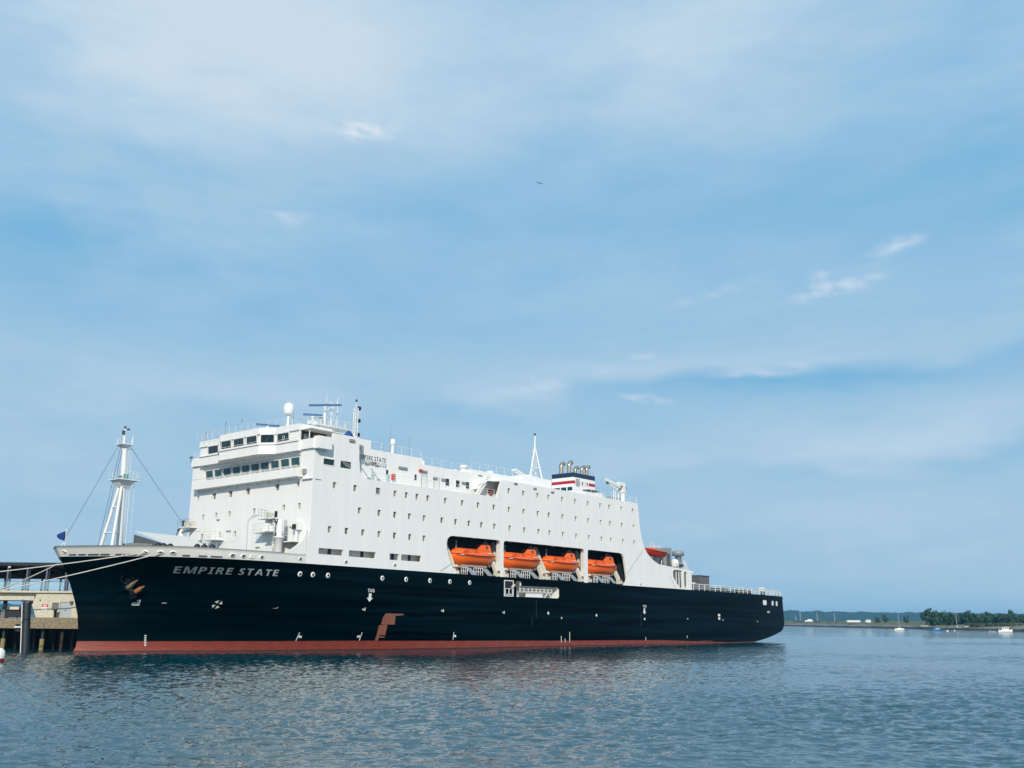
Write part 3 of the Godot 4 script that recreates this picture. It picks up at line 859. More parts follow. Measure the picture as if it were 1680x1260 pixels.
	b = MB.new(); b.beam(Vector3(62.9, 8.7, 13.6), Vector3(63.5, 9.1, 13.7), .2, .25); part("davit_arm", b, M.cream)
	# decks inside
	b = MB.new()
	var last := []
	for k in 40:
		var s := 1.6 + pow(k / 39.0, 1.5) * 60.0
		var w := hb(s, 10.36) - .06
		if k > 0: b.quad(Vector3(last[0], 10.3, last[1]), Vector3(s, 10.3, w), Vector3(s, 10.3, -w), Vector3(last[0], 10.3, -last[1]))
		last = [s, w]
	b.quad(Vector3(61.6, 10.24, 13.2), Vector3(157, 9.55, 12.3), Vector3(157, 9.55, -12.3), Vector3(61.6, 10.24, -13.2))
	part("main_deck", b, M.deck)
	# bulwark round the bow, with wing plates down to the deck line
	b = MB.new()
	for sd in [1.0, -1.0]:
		var rr := [[], [], [], []]
		for k in 60:
			var s := .0 + pow(k / 59.0, 2.0) * 24.4
			for q in 4:
				var z := [10.36, 10.75, 11.15, 11.5][q] as float
				var ss := maxf(s, 0.0)
				var x := stem(z) + (24.4 - stem(z)) * ss / 24.4
				rr[q].append(Vector3(x, z, hb(x, z) * sd))
		if sd > 0: rr.reverse()
		b.loft(rr)
		var cap := [[], []]
		for k in 60:
			var top: Vector3 = rr[0][k] if sd > 0 else rr[3][k]
			cap[0].append(top); cap[1].append(top - Vector3(-.2, 0, .22 * sd))
		if sd < 0: cap.reverse()
		b.loft(cap)
	part("bulwark", b, M.bulwark)
	# the side sweeps forward and down into the bulwark
	var sweep := PackedVector2Array([Vector2(21.3, 11.42), Vector2(24.4, 11.42), Vector2(24.4, 14.7), Vector2(24.3, 14.1), Vector2(24.05, 13.5), Vector2(23.65, 12.95), Vector2(23.15, 12.5), Vector2(22.4, 12.0), Vector2(21.5, 11.62)])
	wall("wing_plate", sweep, .34, M.white, [], ship, Transform3D(Basis(), Vector3(0, 0, 13.5)))
	# openings with white rims along the bulwark
	for q in [[.95, 10.86, .24, 0], [5.83, 10.8, .26, 1], [7.0, 10.8, .28, 1], [8.05, 10.8, .28, 1], [14.28, 10.76, .30, 1], [15.65, 10.76, .28, 1], [16.76, 10.74, .28, 2], [18.09, 10.78, .26, 1]]:
		fairlead(q[0], q[1], q[2], q[3])
	for q in [23.6, 30.73, 39.1]: fairlead(q, 10.87, .25, 1)
	fairlead(98.4, 10.35, .26, 1)
	for q in [[1.3, 1.67], [1.78, 2.18], [2.3, 2.9], [3.0, 3.54], [3.9, 4.3], [4.4, 4.52], [4.65, 5.3], [8.95, 9.64], [10.5, 11.4], [11.76, 13.1]]:
		b = MB.new()
		var n := 4
		for k in n:
			var s0: float = lerpf(q[0], q[1], float(k) / n)
			var s1: float = lerpf(q[0], q[1], float(k + 1) / n)
			b.quad(on_hull(s0, 10.46, .03), on_hull(s1, 10.46, .03), on_hull(s1, 10.62, .03), on_hull(s0, 10.62, .03))
		part("freeing_port", b, M.dark_grey)
	# ring portholes in the black hull
	for s in [23.75, 25.65, 27.97, 36.98, 41.24, 45.73, 49.67, 53.74]:
		var c := on_hull(s, 9.08, .02)
		var n := (on_hull(s, 9.08, 1.0) - c).normalized()
		var pr := MB.new()
		ring(pr, c, n, .19, .33, .14)
		var ph := part("porthole", pr, M.white2)
		var gl := MB.new(); gl.tube(c, c + n * .03, .2, -1, 12); part("glass", gl, M.glass, ph)
	# name and marks
	hull_text("EMPIRE STATE", 9.6, 20.75, 8.74, .70, M.letter, ship, 700, "name_lettering", -.58)
	for q in [[35.1, 7.1], [99.4, 6.2]]:
		hull_text("TUG", q[0] - .5, q[0] + .6, q[1] + .15, .42, M.mark, ship, 700, "tug_lettering")
		poly_mark("arrow_mark", [[-.22, 0], [.22, 0], [.22, -.55], [.5, -.55], [0, -1.05], [-.5, -.55], [-.22, -.55]], q[0] - .05, q[1], M.mark)
	for q in [[34.5, 5.12, -1], [48.4, 5.12, -1], [61.3, 5.05, -1], [71.9, 5.06, 1], [84.8, 4.85, 1], [99.4, 4.36, 1]]:
		poly_mark("frame_mark", [[-.32, .10], [0, .0], [.0, .2], [.16, .2], [.16, -.2], [0, -.2], [0, -.06], [-.32, -.10]] if q[2] < 0 else [[-.34, 0], [0, .22], [.16, .22], [.16, -.22], [0, -.22]], q[0], q[1], M.mark)
	for q in [[75.3, 4.35], [114.2, 4.5], [127.8, 4.36], [143.2, 4.15]]:
		poly_mark("dot_mark", [[-.13, -.13], [.13, -.13], [.13, .13], [-.13, .13]], q[0], q[1], M.mark)
	for k in 4:   # crossed thruster mark
		var a := TAU * k / 4 + .5
		poly_mark("thruster_mark", [[cos(a) * .14, sin(a) * .14], [cos(a - .45) * .5, sin(a - .45) * .5], [cos(a + .45) * .5, sin(a + .45) * .5]], 15.8, 5.4, M.mark)
	poly_mark("bulb_mark", [[-.36, 0], [-.28, .18], [-.06, .22], [.1, .22], [-.08, .45], [.28, .5], [.38, -.16], [-.26, -.16]], 8.18, 5.32, M.letter)
	poly_mark("dash_mark", [[-.22, -.03], [.2, -.05], [.22, .05], [-.22, .06]], 10.66, 5.47, M.letter)
	poly_mark("dash_mark", [[-.4, -.04], [.1, .0], [.4, .16], [.3, -.06]], 22.3, 5.1, M.letter)
	for z in [1.85, 1.65, 1.45, 1.28, 1.1, .92, .75]:
		poly_mark("draft_mark", [[-.1, -.05], [.1, -.05], [.1, .05], [-.1, .05]], 10.2 - (z - 1.2) * .2, z, M.mark)
	for q in [[26.6, 1], [35.1, -1], [50.7, 1]]:
		poly_mark("draft_mark", [[-.06, -.5], [.06, -.5], [.1, .5], [0, .5]], q[0], 1.75, M.mark)
		poly_mark("draft_mark", [[.1, -.05], [.55, -.15], [.5, .15], [.12, .2]] if q[1] > 0 else [[-.1, -.05], [-.5, -.1], [-.5, .15], [-.1, .2]], q[0], 1.7, M.mark)
	for q in [[75.2, 1.1, .5], [77.4, 1.4, .8], [76.2, .9, .3], [99.6, 1.0, .3], [113.8, 1.25, .25]]:
		poly_mark("draft_mark", [[-.09, -q[2]], [.09, -q[2]], [.09, q[2]], [-.09, q[2]]], q[0], q[1], M.cream)
	poly_mark("load_mark", [[-.45, -.2], [.45, -.2], [.45, .25], [-.45, .25]], 126.3, 5.25, M.mark)
	poly_mark("load_mark", [[-.45, .2], [.45, .2], [.3, -.25], [-.3, -.25]], 126.3, 4.65, M.mark)
	poly_mark("stern_lettering", [[-.7, -.18], [.7, -.18], [.7, .18], [-.7, .18]], 149, 6.15, M.letter)
	# brown primer patch
	poly_mark("primer_patch", [[37.41, 1.2], [37.85, 1.2], [37.95, 1.6], [37.9, 1.9], [38.78, 1.9], [38.78, 2.05], [38.71, 3.22], [37.4, 3.15], [37.43, 2.05]], 0, 0, M.primer)
	poly_mark("primer_patch", [[37.72, 3.23], [39.92, 3.26], [39.77, 4.34], [41.14, 4.46], [41.11, 4.62], [38.04, 4.65], [37.76, 4.1]], 0, 0, M.primer)
	poly_mark("primer_patch", [[37.96, 1.6], [38.8, 1.58], [38.76, 1.72], [37.95, 1.75]], 0, 0, M.primer)
	for k in 12:   # pale scum streaks on the red band
		var s := 18.0 + k * 9.3 + rng.randf_range(-3, 3)
		var l := rng.randf_range(2.0, 6.5)
		poly_mark("waterline_scum", [[-l / 2, -.03], [l / 2, -.02], [l / 2 - .4, .05], [-l / 2 + .6, .04]], s, rng.randf_range(.24, .5), M.scum)
	for q in [[68.9, 5.7, 2.6], [67.9, 4.0, 1.5], [98.2, 4.4, 2.5]]:
		poly_mark("stain_streak", [[-.05, -q[2] / 2], [.07, -q[2] / 2], [.03, q[2] / 2], [-.03, q[2] / 2]], q[0], q[1], mat(lin(.02, .05, .055), .6))
	# mooring openings by the stern
	for q in [[147.3, 8.1, .95], [151.5, 8.05, .5], [153.75, 8.0, .5]]:
		var pf := PackedVector2Array()
		for v in rounded(-q[2], -.52, q[2], .5, .28): pf.append(v)
		var arr := []
		for v in pf: arr.append([v.x, v.y])
		poly_mark("mooring_port", arr, q[0], q[1], M.mark)

func ring(b: MB, c: Vector3, n: Vector3, r0: float, r1: float, d: float, sq := 1.0):
	var x := Vector3.UP.cross(n).normalized()
	var y := n.cross(x)
	for k in 16:
		var t0 := TAU * k / 16
		var t1 := TAU * (k + 1) / 16
		var d0 := x * cos(t0) + y * sin(t0) * sq
		var d1 := x * cos(t1) + y * sin(t1) * sq
		var f := n * d
		b.quad(c + d0 * r0 + f * .6, c + d0 * r1, c + d1 * r1, c + d1 * r0 + f * .6)
		b.quad(c + d0 * r0 + f * .6, c + d1 * r0 + f * .6, c + d1 * r0 * .9, c + d0 * r0 * .9)

func fairlead(s: float, z: float, r: float, kind: int):
	var c := on_hull(s, z, .02) if z > 10.3 or s < 62 else Vector3(s, z, 13.52)
	var n := (on_hull(s, z, 1.0) - c).normalized()
	var b := MB.new(); ring(b, c, n, r * 1.0, r * 1.5, .16, .62)
	var o := part("fairlead", b, M.mark)
	var h := MB.new()
	ring(h, c, n, .01, r * 1.0, .06, .62)
	part("hole", h, M.dark_grey if kind != 2 else M.bulwark, o)

func poly_mark(n: String, pts: Array, s: float, z: float, m: Material):
	var p := PackedVector2Array()
	for q in pts: p.append(Vector2(q[0], q[1]))
	var t := Geometry2D.triangulate_polygon(p)
	var b := MB.new()
	for i in range(0, t.size(), 3):
		subdivided(b, p[t[i]] + Vector2(s, z), p[t[i + 1]] + Vector2(s, z), p[t[i + 2]] + Vector2(s, z), 0)
	part(n, b, m)

func subdivided(b: MB, a: Vector2, c: Vector2, d: Vector2, depth: int):
	if depth < 3 and maxf(a.distance_to(c), maxf(c.distance_to(d), d.distance_to(a))) > 1.2:
		var e := (a + c) / 2; var f := (c + d) / 2; var g := (d + a) / 2
		for q in [[a, e, g], [e, c, f], [g, f, d], [e, f, g]]: subdivided(b, q[0], q[1], q[2], depth + 1)
		return
	var u := on_hull(a.x, a.y); var v := on_hull(c.x, c.y); var w := on_hull(d.x, d.y)
	if (v - u).cross(w - u).z > 0: b.tri(u, v, w)
	else: b.tri(u, w, v)

# ---------------------------------------------------------------- superstructure
func make_superstructure():
	var b: MB
	var lz := func(s: float) -> float: return line_z(s) + .004
	var outer := PackedVector2Array([Vector2(24.4, lz.call(24.4)), Vector2(62, lz.call(62)), Vector2(116.2, lz.call(116.2)), Vector2(116.2, 13.3), Vector2(115.7, 13.5), Vector2(108.6, 13.85), Vector2(104.6, 14.1), Vector2(102.4, 14.85), Vector2(100.8, 15.83), Vector2(99.7, 17.0), Vector2(99.0, 18.4), Vector2(98.5, 20.4), Vector2(97.95, 24.55),
		Vector2(61.0, 24.6), Vector2(60.4, 24.35), Vector2(59.4, 21.85), Vector2(33.6, 21.62), Vector2(32.9, 21.8), Vector2(32.35, 22.6), Vector2(32.15, 24.0), Vector2(32.0, 26.85), Vector2(27.7, 26.85), Vector2(27.6, 25.75), Vector2(24.84, 25.75), Vector2(24.84, 14.6), Vector2(24.6, 13.7)])
	var holes := []
	var small := []
	for s in [62.2, 65.7, 69.2, 72.0, 75.6, 79.1, 82.7, 86.3, 89.0, 92.7, 96.3]: small.append(Vector2(s, 23.07))
	for s in [28.3, 31.7, 38.7, 40.8, 42.8, 44.9, 48.4, 51.9, 55.3, 58.8, 62.3, 65.8, 69.3, 72.1, 75.7, 79.3, 82.8, 86.4, 89.2, 92.8, 96.5]: small.append(Vector2(s, 20.25))
	for s in [32.6, 36.0, 38.8, 41.5, 44.3, 47.8, 50.6, 53.4, 56.1, 59.0, 62.5, 66.0, 69.5, 72.3, 75.8, 79.4, 83.0, 86.6, 89.4, 93.1, 96.6]: small.append(Vector2(s, 17.45))
	for s in [27.87, 30.6, 33.35, 36.15, 38.9, 41.7, 44.4]: small.append(Vector2(s, 14.7))
	for v in small: holes.append(rounded(v.x - .30, v.y - .40, v.x + .30, v.y + .40, .1))
	var big := [[26.25, 22.65, 28.1, 23.48, .14], [29.05, 22.6, 30.85, 23.5, .14], [35.15, 19.85, 36.0, 20.75, .05]]
	for q in big: holes.append(rounded(q[0], q[1], q[2], q[3], q[4]))
	var slots := [[26.3, 11.6, 30.25, 12.34], [31.15, 11.55, 35.75, 12.34], [38.1, 11.5, 39.85, 12.34], [40.2, 11.52, 44.0, 12.34]]
	for q in slots: holes.append(rounded(q[0], q[1], q[2], q[3], .12))
	# lifeboat bays
	holes.append(PackedVector2Array([Vector2(51.5, 9.9), Vector2(51.3, 10.45), Vector2(50.15, 11.0), Vector2(49.2, 12.6), Vector2(48.85, 14.2), Vector2(48.98, 14.9), Vector2(49.4, 15.3), Vector2(50.0, 15.45), Vector2(59.8, 15.5), Vector2(60.2, 15.35), Vector2(60.4, 15.0), Vector2(60.4, 9.9)]))
	holes.append(PackedVector2Array([Vector2(61.1, 9.9), Vector2(61.1, 15.1), Vector2(61.25, 15.4), Vector2(61.6, 15.5), Vector2(81.0, 15.5), Vector2(81.45, 15.35), Vector2(81.6, 15.0), Vector2(81.6, 9.9)]))
	holes.append(PackedVector2Array([Vector2(82.5, 9.9), Vector2(82.5, 15.1), Vector2(82.6, 15.35), Vector2(82.95, 15.45), Vector2(91.9, 15.42), Vector2(92.7, 15.25), Vector2(93.3, 14.6), Vector2(94.05, 11.2), Vector2(93.9, 10.6), Vector2(93.4, 10.4), Vector2(93.2, 9.9)]))
	# louvred openings at the aft end
	holes.append(PackedVector2Array([Vector2(109.4, 12.9), Vector2(109.7, 13.25), Vector2(110.4, 13.35), Vector2(112.7, 13.3), Vector2(112.9, 10.1), Vector2(111.9, 10.1), Vector2(110.5, 11.0), Vector2(109.5, 12.0)]))
	holes.append(rounded(113.4, 10.15, 114.6, 13.2, .5))
	var side := wall("side_wall", outer, .34, M.white, holes, ship, Transform3D(Basis(), Vector3(0, 0, 13.5)), M.white2)
	var wm := window_mesh(.6, .8)
	var panes := [M.port_glass, mat(lin(.24, .245, .25), .15), mat(lin(.09, .10, .11), .1), mat(lin(.20, .19, .17), .2)]
	for v in small: put("window", wm, panes[rng.randi() % 4], side, Transform3D(Basis(), Vector3(v.x, v.y, -.30)))
	for k in 3:
		var q = big[k]
		put("window", window_mesh(q[2] - q[0], q[3] - q[1]), M.glass if k < 2 else M.port_glass, side, Transform3D(Basis(), Vector3((q[0] + q[2]) / 2, (q[1] + q[3]) / 2, -.16)))
		if k == 1:
			for j in 3:
				var g := MB.new(); g.beam(Vector3(29.3 + j * .3, 23.4 - j * .22, -.08), Vector3(30.9, 23.15 - j * .22, -.08), .05, .12); part("slat", g, M.grey, side)
		if k == 0 or k == 2:
			put("window_frame", frame_mesh(q[2] - q[0] - .1, q[3] - q[1] - .1, .1, .06), M.mark, side, Transform3D(Basis(), Vector3((q[0] + q[2]) / 2, (q[1] + q[3]) / 2, .0)))
	# the gallery behind the low slots
	b = MB.new(); b.span(Vector3(25.5, 10.9, 11.9), Vector3(45, 12.9, 12.0)); b.span(Vector3(25.5, 12.7, 12.0), Vector3(45, 12.9, 13.15)); b.span(Vector3(25.5, 11.2, 12.0), Vector3(45, 11.35, 13.15)); part("gallery", b, M.white2)
	for s in [29.2, 34.6, 40.0, 43.1]: one_box("gallery_door", Vector3(s - .25, 11.35, 12.0), Vector3(s + .25, 12.5, 12.05), M.navy)
	# front wall, facing the bow
	var fpoly := PackedVector2Array([Vector2(-13.5, 10.2), Vector2(13.16, 10.2), Vector2(13.16, 25.75), Vector2(-13.5, 25.75)])
	var fh := []
	var fw := []
	for q in [[-11.6, 20.03], [10.59, 20.25], [-10.01, 17.3], [-6.89, 17.38], [-3.78, 17.38], [1.7, 17.42], [7.93, 17.48], [11.05, 17.5], [-5.64, 14.66], [-9.9, 14.66], [-2.2, 14.66]]:
		fh.append(rounded(q[0] - .27, q[1] - .38, q[0] + .27, q[1] + .38, .1)); fw.append([q[0], q[1], .54, .76])
	for q in [[-7.74, 20.05], [-3.93, 20.08], [.03, 20.12], [6.31, 20.2]]:
		fh.append(rounded(q[0] - .45, q[1] - .42, q[0] + .45, q[1] + .42, .06)); fw.append([q[0], q[1], .9, .84])
	fh.append(PackedVector2Array([Vector2(-10.9, 22.2), Vector2(10.75, 22.2), Vector2(10.75, 24.0), Vector2(-10.9, 24.0)]))
	var front := wall("front_wall", fpoly, .34, M.white, fh, ship, Transform3D(Basis(Vector3.UP, -PI / 2), Vector3(24.831, 0, 0)), M.white2)
	for q in fw: put("window", window_mesh(q[2], q[3]), M.port_glass, front, Transform3D(Basis(), Vector3(q[0], q[1], -.30)))
	# lower bridge: ten raked windows in the strip
	b = MB.new(); b.quad(Vector3(25.0, 22.15, -11), Vector3(25.0, 22.15, 11), Vector3(25.25, 22.6, 11), Vector3(25.25, 22.6, -11)); b.quad(Vector3(25.25, 22.6, -11), Vector3(25.25, 22.6, 11), Vector3(25.0, 24.1, 11), Vector3(25.0, 24.1, -11)); part("window_band", b, M.white2)
	var wl := 21.2 / 10.0
	for k in 10:
		var c := -10.6 + wl * (k + .5)
		var bs := Basis(Vector3.UP, -PI / 2) * Basis(Vector3.RIGHT, .16)
		put("raked_window", window_mesh(wl - .42, 1.0), M.teal_glass, ship, Transform3D(bs, Vector3(25.06, 23.22, c)))
		put("window_frame", frame_mesh(wl - .42, 1.02, .09, .09), M.mark, ship, Transform3D(bs, Vector3(25.03, 23.22, c)))
		var wp := MB.new(); wp.beam(Vector3(24.97, 22.8, c - .25), Vector3(24.93, 23.5, c + .35), .04, .05); part("wiper", wp, M.wire)
	# balcony under them
	b = MB.new()
	b.span(Vector3(23.75, 21.08, -11.75), Vector3(24.83, 21.2, 11.55))
	b.span(Vector3(23.75, 21.2, -11.75), Vector3(23.83, 22.15, 11.55)); b.span(Vector3(23.83, 21.2, -11.75), Vector3(24.83, 22.15, -11.67)); b.span(Vector3(23.83, 21.2, 11.47), Vector3(24.83, 22.15, 11.55))
	part("balcony", b, M.white)
	b = MB.new(); b.rail([Vector3(23.8, 22.15, -11.7), Vector3(23.8, 22.15, 11.5)], .32, 1.1, .035, 1); part("balcony_rail", b, M.white2)
	for k in 11:
		var z := -11.3 + k * 2.25
		b = MB.new(); b.quad(Vector3(24.83, 21.08, z), Vector3(23.9, 21.08, z), Vector3(24.2, 20.95, z), Vector3(24.83, 20.75, z)); part("bracket", b, M.white2)
	b = MB.new(); b.span(Vector3(24.5, 20.72, 11.55), Vector3(24.83, 20.8, 13.5)); part("ledge", b, M.white2)
	for p in [-11.2, 12.0]:
		b = MB.new(); b.box(Vector3(24.6, 21.75, p), Vector3(.4, .55, .4)); part("floodlight", b, M.dark_grey if p < 0 else M.grey)
	# other walls and roof decks
	b = MB.new()
	b.span(Vector3(24.9, 10.2, -13.5), Vector3(98, 21.8, -13.3)); b.span(Vector3(24.9, 21.8, -13.5), Vector3(32, 25.75, -13.3)); b.span(Vector3(60, 21.8, -13.5), Vector3(98, 24.55, -13.3))
	part("starboard_wall", b, M.white)
	b = MB.new(); b.span(Vector3(97.7, 10.2, -13.3), Vector3(97.95, 24.5, 13.16)); b.span(Vector3(115.9, 9.9, -13.3), Vector3(116.15, 13.3, 13.16)); part("aft_wall", b, M.white)
	b = MB.new(); b.span(Vector3(25.2, 25.5, -13.3), Vector3(32, 25.7, 13.16)); b.span(Vector3(32, 21.5, -13.3), Vector3(60, 21.6, 13.16)); b.span(Vector3(60, 24.35, -13.3), Vector3(97.7, 24.5, 13.16)); b.span(Vector3(97.95, 13.3, -13.3), Vector3(116, 13.45, 13.16)); part("roof_deck", b, M.white2)
	# recessed upper houses
	b = MB.new(); b.span(Vector3(28.5, 25.7, -11.3), Vector3(36.0, 27.3, 11.3)); b.span(Vector3(32, 21.6, -11.3), Vector3(36.0, 25.7, 11.3)); part("upper_house", b, M.white)
	b = MB.new(); b.span(Vector3(36.003, 21.6, -11.3), Vector3(45.75, 26.15, 11.3)); part("upper_house", b, M.white)
	b = MB.new(); b.span(Vector3(45.753, 21.6, -11.3), Vector3(56.0, 25.3, 11.3)); part("upper_house", b, M.white)
	b = MB.new(); b.span(Vector3(56.003, 21.6, -11.3), Vector3(66.0, 25.85, 11.3)); part("upper_house", b, M.white)
	b = MB.new(); b.span(Vector3(70.6, 24.5, -9.0), Vector3(78.5, 26.9, 9.0)); part("upper_house", b, M.white)
	for s in [50.9, 53.1, 55.2]:
		put("window", window_mesh(.75, .95), M.glass, ship, Transform3D(Basis(), Vector3(s, 23.33, 11.3)))
		put("window_frame", frame_mesh(.8, 1.0, .08, .08), M.mark, ship, Transform3D(Basis(), Vector3(s, 23.33, 11.32)))
	for s in [39.1, 44.5]: put("window", window_mesh(.3, .7), M.glass, ship, Transform3D(Basis(), Vector3(s, 23.3, 11.3)))
	for s in [46.2, 48.7]:
		var dd := one_box("door", Vector3(s - .5, 21.7, 11.3), Vector3(s + .5, 23.7, 11.36), M.mark)
		put("door_frame", frame_mesh(1.0, 2.0, .06, .05), M.grey, dd, Transform3D(Basis(), Vector3(s, 22.7, 11.36)))
	for q in [[40.1, 22.85, .45, .75], [45.3, 24.35, .5, .3], [60.2, 22.9, .5, .7]]:
		b = MB.new(); b.box(Vector3(q[0], q[1], 11.5 if q[0] < 60 else 11.5), Vector3(q[2], q[3], .35)); part("life_ring_box", b, M.signal_red)
	for s in [35.3, 38.0]: one_box("locker", Vector3(s - .18, 21.6, 12.6), Vector3(s + .18, 22.8, 12.9), mat(lin(.42, .58, .62), .5))
	for s in [36.5, 41.5, 42.3, 46.2, 48.3, 50.0, 54.3]:
		b = MB.new(); b.box(Vector3(s, 24.5 - (.9 if s > 47 else .2), 11.45), Vector3(.8, .28, .22)); part("lamp", b, M.grey)
	b = MB.new(); b.rail([Vector3(33.8, 21.62, 13.35), Vector3(59.0, 21.85, 13.35)], 1.05, 1.6, .025); part("railing", b, M.white2)
	b = MB.new(); b.beam(Vector3(55.5, 21.8, 13.0), Vector3(58.6, 24.9, 12.4), .9, .12); b.beam(Vector3(55.3, 22.2, 13.4), Vector3(58.4, 25.5, 12.8), .06, .06); b.beam(Vector3(55.9, 21.8, 12.5), Vector3(59.0, 25.0, 11.9), .06, .06)
	for k in 9: b.box(Vector3(55.6 + k * .35, 22.0 + k * .35, 12.9 - k * .06), Vector3(.2, .04, .9))
	part("stairway", b, M.white2)
	b = MB.new()   # hood over the end of the gallery
	b.quad(Vector3(57.4, 24.1, 13.4), Vector3(60.4, 24.3, 13.4), Vector3(60.4, 24.3, 11.3), Vector3(57.4, 24.1, 11.3)); b.quad(Vector3(57.4, 24.1, 13.4), Vector3(56.4, 22.9, 12.6), Vector3(56.4, 22.9, 11.3), Vector3(57.4, 24.1, 11.3))
	part("hood", b, M.white2)
	# sign with the ship's name along the upper rail
	var nb := one_box("name_board", Vector3(33.2, 24.58, 12.0), Vector3(38.2, 24.64, 12.04), M.mark)
	for g in text_glyphs("EMPIRE STATE"):
		var t := MB.new()
		var tr: PackedVector3Array = g.tris
		for i in range(0, tr.size(), 3):
			var v := []
			for q in 3: v.append(Vector3(33.3 + tr[i + q].x * 4.8 / g.total, 24.45 + tr[i + q].y * .62, 12.06))
			t.tri(v[0], v[2], v[1])
		part("letter", t, M.ink, nb)
	for s in [33.4, 35.2]:
		b = MB.new(); b.beam(Vector3(s, 24.2, 12.2), Vector3(s + .3, 23.6, 13.3), .12, .12); b.box(Vector3(s + .3, 23.6, 13.3), Vector3(.5, .3, .3)); part("floodlight", b, M.grey)
	b = MB.new(); b.box(Vector3(33.2, 26.0, 12.0), Vector3(1.0, .5, .6)); b.box(Vector3(33.5, 25.7, 12.4), Vector3(.3, .7, .3)); part("searchlight", b, M.grey)
	b = MB.new(); b.box(Vector3(30.7, 26.3, 13.6), Vector3(.9, .35, .2)); part("floodlight", b, M.grey)
	b = MB.new(); b.box(Vector3(25.6, 20.7, 13.55), Vector3(.9, .06, .06)); part("bracket", b, M.grey)
	for q in [[68.4, 24.1], [72.9, 24.0], [63.7, 24.35], [55.5, 24.6]]:
		b = MB.new(); b.box(Vector3(q[0], q[1], 13.6), Vector3(.7, .22, .2)); part("lamp", b, M.grey)
	# railings on the roof edges
	for q in [[[36.2, 26.15, 11.1], [45.6, 26.15, 11.1]], [[45.9, 25.3, 11.1], [55.9, 25.3, 11.1]], [[56.2, 25.85, 11.1], [65.8, 25.85, 11.1]], [[84, 24.55, 13.3], [97.8, 24.55, 13.3]], [[98.0, 24.5, -12], [98.0, 24.5, 13.2]]]:
		b = MB.new(); b.rail([Vector3(q[0][0], q[0][1], q[0][2]), Vector3(q[1][0], q[1][1], q[1][2])], 1.1, 1.9, .028, 2); part("railing", b, M.white2)
	# louvres in the aft openings
	for k in 18:
		b = MB.new(); b.box(Vector3(112, 10.2 + k * .175, 13.05), Vector3(5.4, .07, .16), Basis(Vector3.RIGHT, .5)); part("slat", b, M.grey)
	b = MB.new(); b.span(Vector3(109, 9.9, 12.4), Vector3(115, 13.3, 12.5)); part("louvre_back", b, M.dark_grey)
	for s in [111.0, 112.0]:
		b = MB.new(); b.tube(Vector3(s, 10.1, 13.2), Vector3(s, 13.3, 13.2), .09, -1, 6); part("post", b, M.white2)

